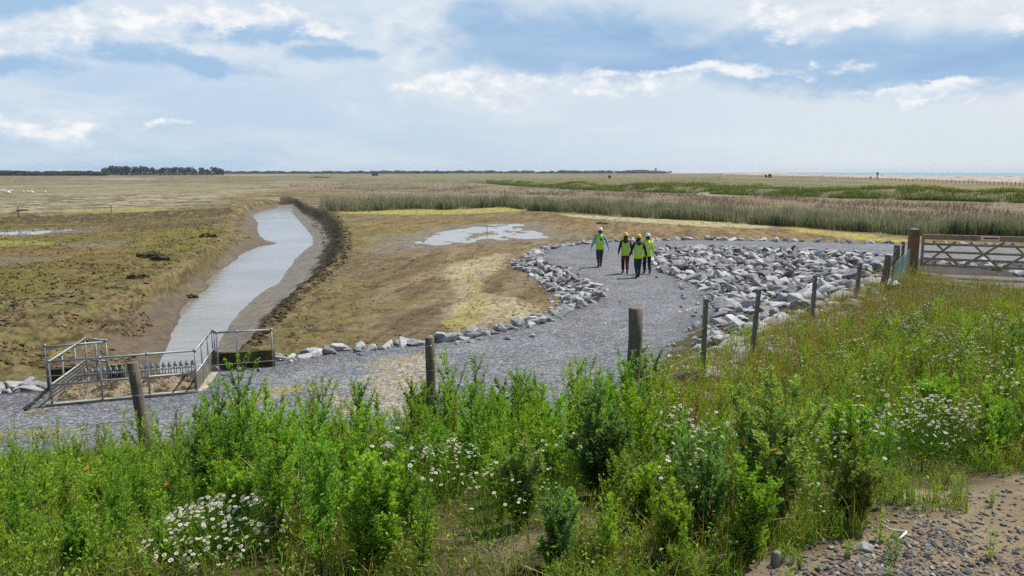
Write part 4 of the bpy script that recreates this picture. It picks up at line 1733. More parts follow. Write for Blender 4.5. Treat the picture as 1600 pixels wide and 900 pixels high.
p1 = person(937, 417.5, 355, 'person in white helmet and lime vest over pale blue sleeves, walking apart', M['hat_w'], M['vest'], cloth('pale blue shirt', (0.22, 0.34, 0.55)), cloth('grey trousers', (0.075, 0.07, 0.08)), cloth('grey boots', (0.05, 0.045, 0.045)), cloth('dark gloves', (0.025, 0.025, 0.03)), arms=.14, lead=1, yaw=0.05)
mb = MB()
mb.loft([(0.02, -.142, 1.20, .02, .008), (0.02, -.142, 1.23, .045, .010), (0.02, -.142, 1.30, .042, .010), (0.02, -.138, 1.33, .02, .008)], 10)
mb.build('back_print', M['dark'], next(q for q in p1.children if q.name.startswith('hi_vis_vest')), True)
person(976.5, 427.5, 363, 'person in a yellow helmet, maroon hood and maroon trousers with a lime vest', M['hat_y'], M['vest'], cloth('dark maroon jacket', (0.045, 0.02, 0.025)), cloth('maroon trousers', (0.10, 0.025, 0.035)), cloth('red boots', (0.16, 0.045, 0.035)), M['skin'], hood=cloth('maroon hood', (0.09, 0.03, 0.035)), arms=.08, lead=-1, yaw=-0.05)
person(996.5, 433.5, 365.5, 'person in yellow helmet, lime vest, grey hood and blue jeans, nearest on the path', M['hat_y'], M['vest'], cloth('black jacket', (0.02, 0.02, 0.024)), cloth('navy jeans', (0.035, 0.045, 0.075)), cloth('dark boots', (0.03, 0.028, 0.028)), M['skin'], hood=cloth('grey hood', (0.055, 0.05, 0.055)), arms=.10, lead=1, yaw=0.08)
person(1011, 427.5, 364, 'person in a white helmet and long-sleeved yellow hi-vis coat with black trousers', M['hat_w'], M['vesty'], M['vesty'], cloth('black trousers', (0.02, 0.02, 0.022)), cloth('black boots', (0.02, 0.02, 0.02)), M['skin'], coat=True, arms=.06, lead=-1, yaw=0.1)
# ------------------------------------------------------------------ plants
def unit(a):
    return a / (np.linalg.norm(a, axis=-1, keepdims=True) + 1e-9)


class Plant:
    def __init__(self):
        self.V, self.F, self.C, self.n = [], [], [], 0

    def put(self, V, Fc, C):
        self.V.append(V)
        self.F.append(Fc + self.n)
        self.C.append(C)
        self.n += len(V)

    def leaves(self, P, D, U, L, W, col, fold=0.18, droop=0.12):
        P, D, U = (np.asarray(a, float) for a in (P, D, U))
        n = len(P)
        if n == 0:
            return
        D = unit(D)
        sd = unit(np.cross(D, U))
        up = np.cross(sd, D)
        L = np.broadcast_to(L, n)[:, None]
        W = np.broadcast_to(W, n)[:, None]
        mid = P + D * L * 0.42
        v = np.stack([P, mid + sd * W / 2 + up * W * fold, P + D * L - np.array([0, 0, 1]) * L * droop, mid - sd * W / 2 + up * W * fold], 1).reshape(-1, 3)
        b = np.arange(n)[:, None] * 4
        f = np.concatenate([b + np.array([0, 1, 2]), b + np.array([0, 2, 3])], 0)
        self.put(v, f, np.repeat(col, 4, 0))

    def stem(self, pts, r0, r1, col):
        pts = np.asarray(pts, float)
        m = len(pts)
        d = unit(np.gradient(pts, axis=0))
        ref = np.where(np.abs(d[:, 2:3]) < 0.9, np.array([[0, 0, 1.0]]), np.array([[1.0, 0, 0]]))
        s = unit(np.cross(d, ref))
        u = np.cross(s, d)
        rr = np.linspace(r0, r1, m)[:, None]
        ring = [pts + (s * math.cos(a) + u * math.sin(a)) * rr for a in (0, 2.094, 4.189)]
        v = np.stack(ring, 1).reshape(-1, 3)
        f = []
        for i in range(m - 1):
            for k in range(3):
                a, b = i * 3 + k, i * 3 + (k + 1) % 3
                f += [(a, b, b + 3), (a, b + 3, a + 3)]
        self.put(v, np.array(f), np.tile(col, (len(v), 1)))

    def mesh(self, name, mats):
        me = np_mesh(name, np.vstack(self.V), [np.vstack(self.F)], np.vstack(self.C))
        me.materials.append(mats)
        return me


LK = 0.80
G_MID = lin(104, 140, 42) / LK
G_HI = lin(138, 172, 68) / LK
G_DK = lin(66, 98, 34) / LK
G_GREY = lin(122, 144, 92) / LK
G_STEM = lin(112, 124, 62) / LK


def weed(seed, H, form, hue=0, dens=1.0):
    rg = np.random.default_rng(seed)
    p = Plant()
    nst = {'spire': 2, 'bush': 8, 'thin': 2}[form]
    H0 = H
    for st_ in range(nst):
        H = H0 * (1.0 if st_ == 0 else rg.uniform(.6, .95))
        oa, orad = rg.uniform(0, 6.28), 0.0 if st_ == 0 else rg.uniform(.015, .06)
        spread = 0 if st_ == 0 else rg.uniform(.08, .38 if form == 'bush' else .2)
        leanx, leany = rg.normal(0, .07, 2) + np.array([math.cos(oa), math.sin(oa)]) * spread
        nseg = 9
        tz = np.linspace(0, 1, nseg)
        main = np.stack([leanx * H * tz ** 1.5 + .01 * np.sin(tz * 5 + seed), leany * H * tz ** 1.5, H * tz], -1) + np.array([math.cos(oa) * orad, math.sin(oa) * orad, 0])
        p.stem(main, 0.006, 0.0018, G_STEM)

        def on_main(t):
            return np.array([np.interp(t, tz, main[:, i]) for i in range(3)])
        shoots = [(main, 0.12, 1.0, 1.0)]
        nb = {'spire': 11, 'bush': 7, 'thin': 6}[form]
        az = rg.uniform(0, 6.28)
        for i in range(nb):
            t = 0.03 + 0.85 * (i + rg.uniform(0, .8)) / nb
            az += 2.4 + rg.normal(0, .3)
            a0 = on_main(t)
            if form == 'spire':
                L = H * (0.36 * (1 - t) ** 0.7 + 0.10) * rg.uniform(.7, 1.25)
                up = 2.0
            elif form == 'bush':
                L = H * (0.30 * (1 - t) ** 0.7 + 0.10) * rg.uniform(.75, 1.15)
                up = 1.3 + 0.9 * rg.random()
            else:
                L = H * (0.22 * (1 - t) + 0.06)
                up = 1.6
            s = np.linspace(0, 1, 5)[:, None]
            d = np.array([math.cos(az), math.sin(az), up])
            d /= np.linalg.norm(d)
            br = a0 + d * L * s + np.array([0, 0, 1]) * L * 0.16 * s ** 2
            p.stem(br, 0.003, 0.001, G_STEM)
            shoots.append((br, 0.15, 1.0, 0.72))
        for pts, t0, t1, big in shoots:
            Ls = float(np.linalg.norm(np.diff(pts, axis=0), axis=1).sum())
            n = max(6, int(Ls / ((0.0066 if form != 'thin' else 0.0072) * dens)))
            t = rg.uniform(t0, t1, n)
            q = np.linspace(0, 1, len(pts))
            P = np.stack([np.interp(t, q, pts[:, i]) for i in range(3)], -1)
            ax = unit((pts[-1] - pts[0])[None])[0]
            a = rg.uniform(0, 6.28, n)
            out = np.stack([np.cos(a), np.sin(a), np.zeros(n)], -1)
            D = unit(out * rg.uniform(.45, 1.0, n)[:, None] + ax * rg.uniform(.45, 1.2, n)[:, None] + rg.normal(0, .18, (n, 3)))
            U = unit(np.array([0, 0, 1.0]) + rg.normal(0, .35, (n, 3)))
            L = (0.067 * (1 - 0.62 * t) * rg.uniform(.6, 1.25, n)) * (0.75 + .25 * big) * (1.2 if form == 'bush' else 1.0)
            W = L * rg.uniform(.22, .52, n) * (1.2 if form == 'bush' else .95)
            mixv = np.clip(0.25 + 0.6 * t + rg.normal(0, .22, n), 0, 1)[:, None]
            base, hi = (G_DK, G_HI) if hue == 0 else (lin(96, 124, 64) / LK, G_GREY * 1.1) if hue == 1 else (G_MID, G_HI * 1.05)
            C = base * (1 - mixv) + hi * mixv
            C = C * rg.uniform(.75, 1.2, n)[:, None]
            yel = rg.random(n) < 0.03 * np.clip(1.3 - t, 0, 1)
            C[yel] = lin(190, 160, 70) / 1.3
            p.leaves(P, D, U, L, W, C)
            # seed spike: tight small leaves around the end of the shoot
            ns = int((100 if big == 1 else 30) * (1 if form != 'thin' else .8) / dens)
            t = 1 - 0.34 * rg.random(ns) ** 1.3
            P = np.stack([np.interp(t, q, pts[:, i]) for i in range(3)], -1)
            a = rg.uniform(0, 6.28, ns)
            out = np.stack([np.cos(a), np.sin(a), np.zeros(ns)], -1)
            rad = 0.016 * (1.25 - t) / .35
            P = P + out * rad[:, None] * rg.uniform(.2, 1, ns)[:, None]
            D = unit(out * .6 + ax + rg.normal(0, .25, (ns, 3)))
            Ls_ = rg.uniform(.010, .022, ns)
            mx = np.clip(rg.normal(.65, .25, ns), 0, 1)[:, None]
            C = (G_MID * (1 - mx) + (hi * 1.08) * mx)
            p.leaves(P, D, unit(out + rg.normal(0, .4, (ns, 3))), Ls_, Ls_ * .5, C)
    return p.mesh('weed', M['leaf'])


def flower_heads(p, P, rg, size=0.011, petals=8, white=None, disc=None):
    white = lin(240, 240, 232) / 1.25 if white is None else white
    disc = lin(225, 175, 40) / 1.3 if disc is None else disc
    for c in P:
        tilt = unit((np.array([0.25, 0.1, 1.0]) + rg.normal(0, .38, 3))[None])[0]
        u = unit(np.cross(tilt, [0.3, 1, 0.1])[None])[0]
        w = np.cross(tilt, u)
        s = size * rg.uniform(.75, 1.15)
        a = np.arange(petals) * 2 * PI / petals + rg.uniform(0, 1)
        D = np.cos(a)[:, None] * u + np.sin(a)[:, None] * w
        p.leaves(c + D * s * .3, D + tilt * 0.05, np.tile(tilt, (petals, 1)), s * .85, s * .62, np.tile(white, (petals, 1)), 0.0, 0.08)
        k = 6
        a = np.arange(k) * 2 * PI / k
        ring = c + (np.cos(a)[:, None] * u + np.sin(a)[:, None] * w) * s * .38 + tilt * .001
        v = np.vstack([ring, (c + tilt * s * .34)[None]])
        f = np.array([(i, (i + 1) % k, k) for i in range(k)])
        p.put(v, f, np.tile(disc, (k + 1, 1)))


def mayweed(seed, rad, H, nfl, fsz=0.0108):
    rg = np.random.default_rng(seed)
    p = Plant()
    heads = []
    for i in range(nfl):
        a, q = rg.uniform(0, 6.28), math.sqrt(rg.random()) * rad
        top = np.array([math.cos(a) * q, math.sin(a) * q, H * (1 - .45 * (q / rad) ** 2) * rg.uniform(.85, 1.08)])
        heads.append(top)
        b = np.array([top[0] * .35, top[1] * .35, 0])
        mid = (b + top) / 2 + np.array([top[0], top[1], 0]) * .12
        p.stem([b, mid, top], .0018, .001, G_MID * .9)
    heads = np.array(heads)
    flower_heads(p, heads, rg, fsz)
    n = int(900 * rad / .25)
    a = rg.uniform(0, 6.28, n)
    q = np.sqrt(rg.random(n)) * rad
    z = rg.random(n) * H * .92 * (1 - .45 * (q / rad) ** 2)
    P = np.stack([np.cos(a) * q, np.sin(a) * q, z], -1)
    D = unit(rg.normal(0, 1, (n, 3)) + np.array([0, 0, .9]))
    mx = rg.random(n)[:, None]
    p.leaves(P, D, unit(rg.normal(0, 1, (n, 3))), rg.uniform(.02, .045, n), rg.uniform(.003, .006, n), G_DK * (1 - mx) + G_MID * 1.1 * mx)
    return p.mesh('mayweed', M['petal'])


def blades(name, P, H, W, col0, col1, lean=0.35, mat_=None, seg=2, leandir=None):
    """thin grass blades: base, middle, tip"""
    n = len(P)
    a = rng.uniform(0, 2 * PI, n)
    s = np.stack([np.cos(a), np.sin(a), np.zeros(n)], -1)
    b = rng.uniform(0, 2 * PI, n)
    ld = np.stack([np.cos(b), np.sin(b), np.zeros(n)], -1)
    if leandir is not None:
        ld = unit(ld + np.asarray(leandir))
    k = (np.abs(rng.normal(0, lean, n)))[:, None]
    H = np.broadcast_to(H, n)[:, None]
    W = np.broadcast_to(W, n)[:, None]
    up = np.array([0, 0, 1.0])
    m = P + up * H * .55 + ld * H * k * .25
    t = P + up * H * (1 - .35 * np.clip(k, 0, 1)) + ld * H * k * .95
    V = np.stack([P - s * W / 2, P + s * W / 2, m + s * W * .42, m - s * W * .42, t], 1).reshape(-1, 3)
    i = np.arange(n)[:, None] * 5
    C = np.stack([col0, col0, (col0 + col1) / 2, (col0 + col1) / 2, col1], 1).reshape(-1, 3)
    me = np_mesh(name, V, [i + np.array([0, 1, 2, 3]), i + np.array([3, 2, 4])], C)
    me.materials.append(mat_ or M['blade'])
    return me


def pick(cols, n, jitter=0.18):
    cols = np.array(cols)
    return cols[rng.integers(0, len(cols), n)] * rng.uniform(1 - jitter, 1 + jitter, n)[:, None]


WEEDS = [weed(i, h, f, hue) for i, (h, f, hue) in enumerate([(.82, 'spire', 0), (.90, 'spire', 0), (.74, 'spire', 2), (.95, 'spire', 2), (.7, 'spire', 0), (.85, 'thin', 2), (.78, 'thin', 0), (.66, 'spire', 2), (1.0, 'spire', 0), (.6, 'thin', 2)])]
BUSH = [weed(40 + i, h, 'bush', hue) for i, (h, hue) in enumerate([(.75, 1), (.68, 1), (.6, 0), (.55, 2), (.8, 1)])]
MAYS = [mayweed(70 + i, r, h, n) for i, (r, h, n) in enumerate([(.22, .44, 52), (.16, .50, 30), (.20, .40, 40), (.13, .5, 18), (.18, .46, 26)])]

placed = []


def put(me, name, x, y, sc, label, cat, group=None, rz=None, sink=0.02, tilt=0.0):
    o = bpy.data.objects.new(name, me)
    COL.objects.link(o)
    o.location = (x, y, h1(x, y) - sink)
    o.rotation_euler = (random.gauss(0, .05) + tilt, random.gauss(0, .05), random.uniform(0, 6.28) if rz is None else rz)
    o.scale = (sc, sc, sc * random.uniform(.94, 1.06))
    return tag(o, label, cat, group)


# single plants one can point at: (pixel of the base, depth, mesh, scale)
def feature(px, Y, me, sc, name, label, cat):
    x = (px - 800) / F * Y
    placed.append((x, Y))
    return put(me, name, x, Y, sc, label, cat)


feature(330, 7.6, WEEDS[8], 1.02, 'weed_plant', 'tall green weed spire standing up against the gravel, right of the leaning fence post', 'weed')
feature(915, 7.2, WEEDS[3], 1.15, 'weed_plant', 'tallest bushy green weed, just left of the thick fence post in the middle', 'weed')
feature(955, 7.4, WEEDS[2], 1.25, 'weed_plant', 'bright green weed spire touching the left side of the thick middle fence post', 'weed')
feature(850, 7.4, WEEDS[7], 1.3, 'weed_plant', 'green weed spire two plants left of the thick middle fence post', 'weed')
feature(792, 7.6, WEEDS[6], 1.05, 'weed_plant', 'thin weed spire against the gravel midway between the two middle fence posts', 'weed')
feature(1228, 3.75, BUSH[0], 1.06, 'weed_plant', 'large grey-green leafy weed bush at the bottom beside the gravelly track', 'weed')
feature(1195, 4.1, BUSH[4], .9, 'weed_plant', 'grey-green weed behind the large bush at the edge of the track', 'weed')
feature(1345, 4.45, BUSH[3], 1.0, 'weed_plant', 'rounded bright green weed bush on the bare soil, right of the large grey-green one', 'weed')
feature(1490, 6.6, BUSH[3], .95, 'weed_plant', 'rounded dark green weed bush among the daisies on the right bank', 'weed')
feature(1575, 5.4, BUSH[2], .85, 'weed_plant', 'green weed bush at the right edge above the dirt track', 'weed')
feature(945, 4.3, BUSH[1], 1.0, 'weed_plant', 'grey-green leafy weed in the bottom middle with bare soil on its left', 'weed')
feature(820, 3.8, BUSH[1], .72, 'weed_plant', 'low grey-green weed at the bottom edge left of the bare soil patch', 'weed')
feature(1010, 3.6, BUSH[2], .6, 'weed_plant', 'low leafy weed at the bottom edge below the bare pale soil', 'weed')
BIGMAY = mayweed(90, .30, .25, 380, .0092)
feature(318, 3.48, BIGMAY, 1.1, 'mayweed_clump', 'broad dome of white daisies with yellow centres at the bottom left', 'flowers')
MAYB = mayweed(91, .27, .42, 120, .0105)
feature(695, 4.6, MAYB, 1.0, 'mayweed_clump', 'tall loose clump of white daisies left of the bottom middle', 'flowers')
feature(765, 3.62, MAYS[0], .9, 'mayweed_clump', 'low bunch of white daisies at the very bottom, below the loose clump', 'flowers')
feature(880, 4.45, MAYS[4], 1.0, 'mayweed_clump', 'few white daisies in front of the grey-green weed, over bare soil', 'flowers')
feature(1065, 5.7, MAYS[0], 1.25, 'mayweed_clump', 'flat group of white daisies in the middle of the weeds right of the thick post', 'flowers')
feature(1485, 5.6, MAYB, 1.05, 'mayweed_clump', 'wide patch of white daisies on the right bank above the dirt', 'flowers')
feature(1470, 4.9, MAYS[2], 1.0, 'mayweed_clump', 'white daisies at the lower rim of the right-hand weeds', 'flowers')
feature(1315, 4.2, MAYS[3], .7, 'mayweed_clump', 'small sprig of white daisies between the large bush and the bright green bush', 'flowers')
feature(1300, 3.6, MAYS[4], .62, 'mayweed_clump', 'small white daisies at the foot of the large grey-green bush', 'flowers')
feature(855, 3.75, MAYS[1], .6, 'mayweed_clump', 'small daisies on the bare soil at the bottom middle', 'flowers')

MAYF = [(o_.location.x, o_.location.y) for o_ in bpy.data.objects if o_.name.startswith('mayweed_clump') and o_['label'][:6] in ('broad ', 'tall l', 'wide p', 'few wh', 'flat g', 'low bu', 'white ')]


def blocked(X, Y):
    """kept open in front of the daisy clumps: bare, trodden soil"""
    m_ = np.zeros(np.shape(X), bool)
    for fx, fy in MAYF:
        lat = np.abs(X - Y * fx / fy)
        m_ |= (lat < 0.26) & (Y < fy + .22) & (Y > fy - .75)
    return m_


ZONEN = [('left part of the bank, below the railings', lambda u: u < 330), ('bank between the two left fence posts', lambda u: u < 660),
         ('bank between the two middle fence posts', lambda u: u < 990), ('bank right of the thick middle post', lambda u: u < 1250), ('right-hand bank by the track', lambda u: True)]
cand = []
kk_ = 11000
cY = np.exp(rng.uniform(math.log(3.1), math.log(15), kk_))
cX = rng.uniform(-0.88, 0.88, kk_) * cY
cS = bank_s(cX, cY)
cT = sd_poly(cX, cY, NEARTRACK)
cU, cV = to_px(cX, cY, height(cX, cY))
pr = np.where(cU > 1010, np.where(cY < 9, .8, .7), 1.0)
pr = np.where((cV > 810) & (cU > 560) & (cU < 1120), pr * .95, pr)
pr = np.where((cU > 1340) & (cY < 6), pr * .6, pr)
okc = (cS > -.6) & (cS < 6.3) & (cT > .12) & (rng.random(kk_) < pr) & ~blocked(cX, cY)
pa = np.array(placed)
pa = np.vstack([pa, np.zeros((900, 2)) + 999])
npl = len(placed)
for X, Y, s, u in zip(cX[okc], cY[okc], cS[okc], cU[okc]):
    md = 0.165 + 0.0125 * Y
    if ((pa[:npl, 0] - X) ** 2 + (pa[:npl, 1] - Y) ** 2).min() < md * md:
        continue
    pa[npl] = (X, Y)
    npl += 1
    if len(cand) >= 800:
        break
    right = u > 1010
    dens = 0.88 + 0.14 * math.sin(X * 2.1 + Y)
    if right:
        sc = random.uniform(.42, .80)
    else:
        sc = random.uniform(.76, 1.18) * dens
        if s > 4.3:
            sc *= .78
    if u < 330:
        sc *= .76
    elif u < 560:
        sc *= .9
    cand.append((sc / Y if -15 < u < 1615 else 0, X, Y, sc, u, right))
cand.sort(key=lambda q: -q[0])
print('weeds', len(cand))
LITE = [weed(i, h, f, hue, 1.9) for i, (h, f, hue) in enumerate([(.82, 'spire', 0), (.85, 'thin', 2), (.74, 'spire', 2), (.7, 'spire', 0)])]
lite = []
for m_ in LITE:
    v_ = np.zeros(len(m_.vertices) * 3, np.float32)
    m_.vertices.foreach_get('co', v_)
    f_ = np.zeros(len(m_.loops), np.int32)
    m_.loops.foreach_get('vertex_index', f_)
    c_ = np.zeros(len(m_.vertices) * 4, np.float32)
    m_.color_attributes['col'].data.foreach_get('color', c_)
    lite.append((v_.reshape(-1, 3), f_.reshape(-1, 3), c_.reshape(-1, 4)[:, :3]))
tV, tF, tC, tk = [], [], [], 0
for i, (q_, X, Y, sc, u, right) in enumerate(cand):
    if i < 287:
        me = random.choice(WEEDS) if random.random() < .82 else random.choice(BUSH)
        if right and Y > 8:
            me = random.choice([WEEDS[5], WEEDS[6], WEEDS[9], WEEDS[7]])
        z = next(n for n, f in ZONEN if f(u))
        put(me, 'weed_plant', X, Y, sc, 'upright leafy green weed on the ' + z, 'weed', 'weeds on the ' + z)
    else:
        v_, f_, c_ = random.choice(lite)
        a = random.uniform(0, 6.28)
        w = v_ * sc
        tV.append(np.stack([w[:, 0] * math.cos(a) - w[:, 1] * math.sin(a) + X, w[:, 0] * math.sin(a) + w[:, 1] * math.cos(a) + Y, w[:, 2] + h1(X, Y) - .02], -1))
        tF.append(f_ + tk)
        tC.append(c_ * random.uniform(.75, 1.25))
        tk += len(v_)
# seedlings creeping on to the bare soil
kk_ = 4000
eY = np.exp(rng.uniform(math.log(2.8), math.log(9), kk_))
eX = rng.uniform(0.05, 0.72, kk_) * eY
eT = sd_poly(eX, eY, NEARTRACK)
okc = (np.abs(eT - .05) < .5) & (rng.random(kk_) < .10 * np.exp(-np.clip(-eT, 0, 1) * 9))
eX, eY = eX[okc][:260], eY[okc][:260]
for X, Y, z_ in zip(eX, eY, height(eX, eY)):
    v_, f_, c_ = random.choice(lite)
    a = random.uniform(0, 6.28)
    w = v_ * random.uniform(.08, .24) * np.array([1.5, 1.5, 1.0])
    tV.append(np.stack([w[:, 0] * math.cos(a) - w[:, 1] * math.sin(a) + X, w[:, 0] * math.sin(a) + w[:, 1] * math.cos(a) + Y, w[:, 2] + z_ - .01], -1))
    tF.append(f_ + tk)
    tC.append(c_ * random.uniform(.75, 1.25))
    tk += len(v_)
if tV:
    me = np_mesh('weed_thicket', np.vstack(tV), [np.vstack(tF)], np.vstack(tC))
    me.materials.append(M['leaf'])
    tag(link('weed_thicket', me), 'farther and smaller green weeds filling the bank among the larger ones', 'weeds', kind='stuff')
# scattered daisies
tot = 0
while tot < 96:
    Y = random.uniform(3.6, 16)
    X = random.uniform(-0.66, 0.68) * Y
    s = float(bank_s(np.array([X]), np.array([Y]))[0])
    if s < 0.2 or s > 6.2 or float(sd_poly(np.array([X]), np.array([Y]), NEARTRACK)[0]) < 0.3:
        continue
    u, v = to_px(X, Y, h1(X, Y))
    if random.random() > (0.9 if u > 1000 else 0.16) or 180 < u < 480:
        continue
    z = 'among the weeds right of the thick middle post' if u > 994 else 'among the weeds left of the thick middle post'
    put(random.choice(MAYS), 'mayweed_clump', X, Y, random.uniform(.85, 1.2), 'small clump of white daisies ' + z, 'flowers', 'daisies ' + z)
    tot += 1
# a few orange poppies
for k, (px, py, Y) in enumerate([(348, 718, 5.2), (388, 742, 4.8), (262, 760, 4.5), (706, 694, 6.0), (136, 735, 4.9), (836, 820, 3.9), (766, 792, 4.4)]):
    T = at_depth(px, py, Y)
    p = Plant()
    rg = np.random.default_rng(200 + k)
    gz = h1(T.x, T.y)
    hgt = max(.15, T.z - gz)
    p.stem([[0, 0, 0], [.02, 0, hgt * .5], [0, 0, hgt]], .002, .0012, G_MID)
    a = np.arange(5) * 1.2566
    D = np.stack([np.cos(a), np.sin(a), np.full(5, .8)], -1)
    p.leaves(np.tile([0, 0, hgt], (5, 1)), D, np.tile([0, 0, 1.0], (5, 1)), .026, .024, np.tile(lin(235, 130, 30) / 1.2, (5, 1)), .1, 0)
    o = link('orange_poppy', p.mesh('orange_poppy', M['petal']), None, None, (T.x, T.y, gz))
    tag(o, 'single small orange flower among the foreground weeds', 'flower', 'orange flowers among the weeds')
# rusty dock stalks
for k, (px, Y, hgt) in enumerate([(1017, 7.9, .62), (1026, 8.2, .5), (1405, 8.4, .55), (1420, 8.8, .5), (1388, 7.6, .5), (640, 8.3, .6), (1180, 9.0, .5), (575, 7.4, .8), (470, 7.0, .8), (250, 7.2, .75), (300, 6.0, .7), (700, 6.6, .75), (760, 7.7, .8), (120, 6.4, .7), (540, 5.8, .65), (1090, 6.6, .6), (1130, 7.4, .6)]):
    x = (px - 800) / F * Y
    p = Plant()
    rg = np.random.default_rng(300 + k)
    p.stem([[0, 0, 0], [.02, .01, hgt * .5], [.05, .0, hgt]], .004, .0015, lin(130, 80, 50) / 1.3)
    n = 160
    t = rg.uniform(.4, 1, n)
    a = rg.uniform(0, 6.28, n)
    out = np.stack([np.cos(a), np.sin(a), np.zeros(n)], -1)
    P = np.stack([.05 * t ** 2, np.zeros(n), hgt * t], -1) + out * (rg.uniform(0, .03, n) * (1.2 - t))[:, None]
    p.leaves(P, out + np.array([0, 0, .6]), unit(rg.normal(0, 1, (n, 3))), rg.uniform(.01, .02, n), .009, pick([lin(150, 78, 44) / 1.3, lin(120, 60, 36) / 1.3, lin(170, 110, 60) / 1.3], n))
    o = link('dock_stalk', p.mesh('dock_stalk', M['leaf']), None, None, (x, Y, h1(x, Y)))
    tag(o, 'rusty brown dock stalk among green weeds', 'weed', 'rusty dock stalks')
# the long-bladed grass tuft at the bottom left
for px, Y, n, hh, lab in ((430, 4.05, 150, .42, 'tuft of long grey-green grass blades right of the daisy dome at the bottom left'), (400, 4.4, 70, .5, 'tuft of dry straw-coloured grass beside the daisy dome')):
    x = (px - 800) / F * Y
    P = np.stack([rng.normal(0, .05, n), rng.normal(0, .05, n), np.zeros(n)], -1)
    me = blades('grass_tuft', P, rng.uniform(.5, 1.1, n) * hh, rng.uniform(.004, .009, n), pick([lin(120, 140, 90) / 1.25, lin(95, 125, 80) / 1.25] if n > 100 else [lin(170, 150, 90) / 1.25], n), pick([lin(150, 160, 110) / 1.25, lin(190, 180, 130) / 1.25], n), .75)
    tag(link('grass_tuft', me, None, None, (x, Y, h1(x, Y) - .01)), lab, 'grass tuft')

def bank_points(n, y0=2.6, y1=30.0, smin=-1.6, smax=9.0):
    out = []
    tot_ = 0
    while tot_ < n:
        k = 60000
        Y = np.exp(rng.uniform(math.log(y0), math.log(y1), k))
        X = rng.uniform(-0.86, 0.86, k) * Y
        s = bank_s(X, Y)
        tr = np.minimum(sd_poly(X, Y, NEARTRACK), sd_poly(X, Y, GATETRACK))
        edge = 0.06 + 0.6 * fbm(X / .6, Y / .6, 3)
        ok = (s > smin * (1 - .65 * ss((Y - 11) / 3)) - 1.5 * np.exp(-((X / Y - 0.20) / .07) ** 2) + 1.0 * fbm(X / 1.5, Y / 1.5, 3)) & ~(blocked(X, Y) & (rng.random(k) < .8)) & (s < smax) & (tr > edge)
        # barer soil close to the track edge
        soil = fbm(X / 1.1, Y / 1.1, 4)
        ok &= ~((soil > 0.06) & (tr < 1.3) & (rng.random(k) < .45))
        o = np.stack([X[ok], Y[ok], s[ok]], -1)
        out.append(o)
        tot_ += len(o)
    return np.vstack(out)[:n]


bp = bank_points(130000)
N = len(bp)
hz = height(bp[:, 0], bp[:, 1])
uu, vv = to_px(bp[:, 0], bp[:, 1], hz)
patch = fbm(bp[:, 0] / 1.4 + 5, bp[:, 1] / 1.4, 3)
rightness = ss((uu - 930) / 160)
dry = np.clip(0.12 + 0.36 * rightness * (0.25 + 0.75 * ss((bp[:, 1] - 6) / 8)) + 0.8 * patch, 0.03, .85)
# the strip by the fence on the right is the driest and tallest
by_fence = rightness * np.exp(-((bp[:, 2] - 0.4) / 1.0) ** 2)
dry = np.clip(dry + 0.35 * by_fence, 0, .95)
isdry = rng.random(N) < dry
c0 = np.where(isdry[:, None], pick([lin(156, 140, 76) / 1.1, lin(142, 128, 66) / 1.1, lin(118, 116, 54) / 1.1], N), pick([lin(96, 130, 42) / 1.0, lin(116, 146, 50) / 1.0, lin(76, 108, 36) / 1.0], N))
c1 = np.where(isdry[:, None], pick([lin(190, 176, 110) / 1.1, lin(170, 158, 84) / 1.1, lin(205, 194, 150) / 1.1, lin(150, 150, 74) / 1.1, lin(168, 140, 84) / 1.1], N), pick([lin(134, 162, 60) / 1.0, lin(156, 174, 72) / 1.0], N))
Hh = rng.uniform(.10, .32, N) * (1 + .4 * isdry) * (0.75 + .3 * rightness) + 0.16 * by_fence
Hh *= np.where(bp[:, 1] < 5.2, .62, 1)
Wd = rng.uniform(.003, .0065, N) * np.clip(bp[:, 1] / 7, .8, 2.2)
Pz = np.stack([bp[:, 0], bp[:, 1], hz - .01], -1)
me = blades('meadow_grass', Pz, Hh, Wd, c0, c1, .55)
tag(link('meadow_grass', me), 'mixed green and straw grass covering the bank between the weeds', 'grass', kind='stuff')
# seed heads on the dry stems by the fence
sel = np.where(isdry & (rng.random(N) < .20) & ((uu > 900) | (rng.random(N) < .3)))[0]
n = len(sel)
p = Plant()
for rep in range(3):
    q = Pz[sel] + np.stack([rng.normal(0, .03, n), rng.normal(0, .03, n), Hh[sel] * rng.uniform(.8, 1.1, n)], -1)
    p.leaves(q, unit(rng.normal(0, .45, (n, 3)) + np.array([0, 0, 1.0])), unit(rng.normal(0, 1, (n, 3))), rng.uniform(.02, .05, n), rng.uniform(.004, .009, n) * np.clip(bp[sel, 1] / 7, .8, 2), pick([lin(205, 185, 140) / 1.3, lin(180, 150, 100) / 1.3, lin(160, 120, 85) / 1.3], n))
tag(link('seeding_grass', p.mesh('seeding_grass', M['blade'])), 'pale dry grass seed heads standing over the bank by the fence stakes', 'grass', kind='stuff')

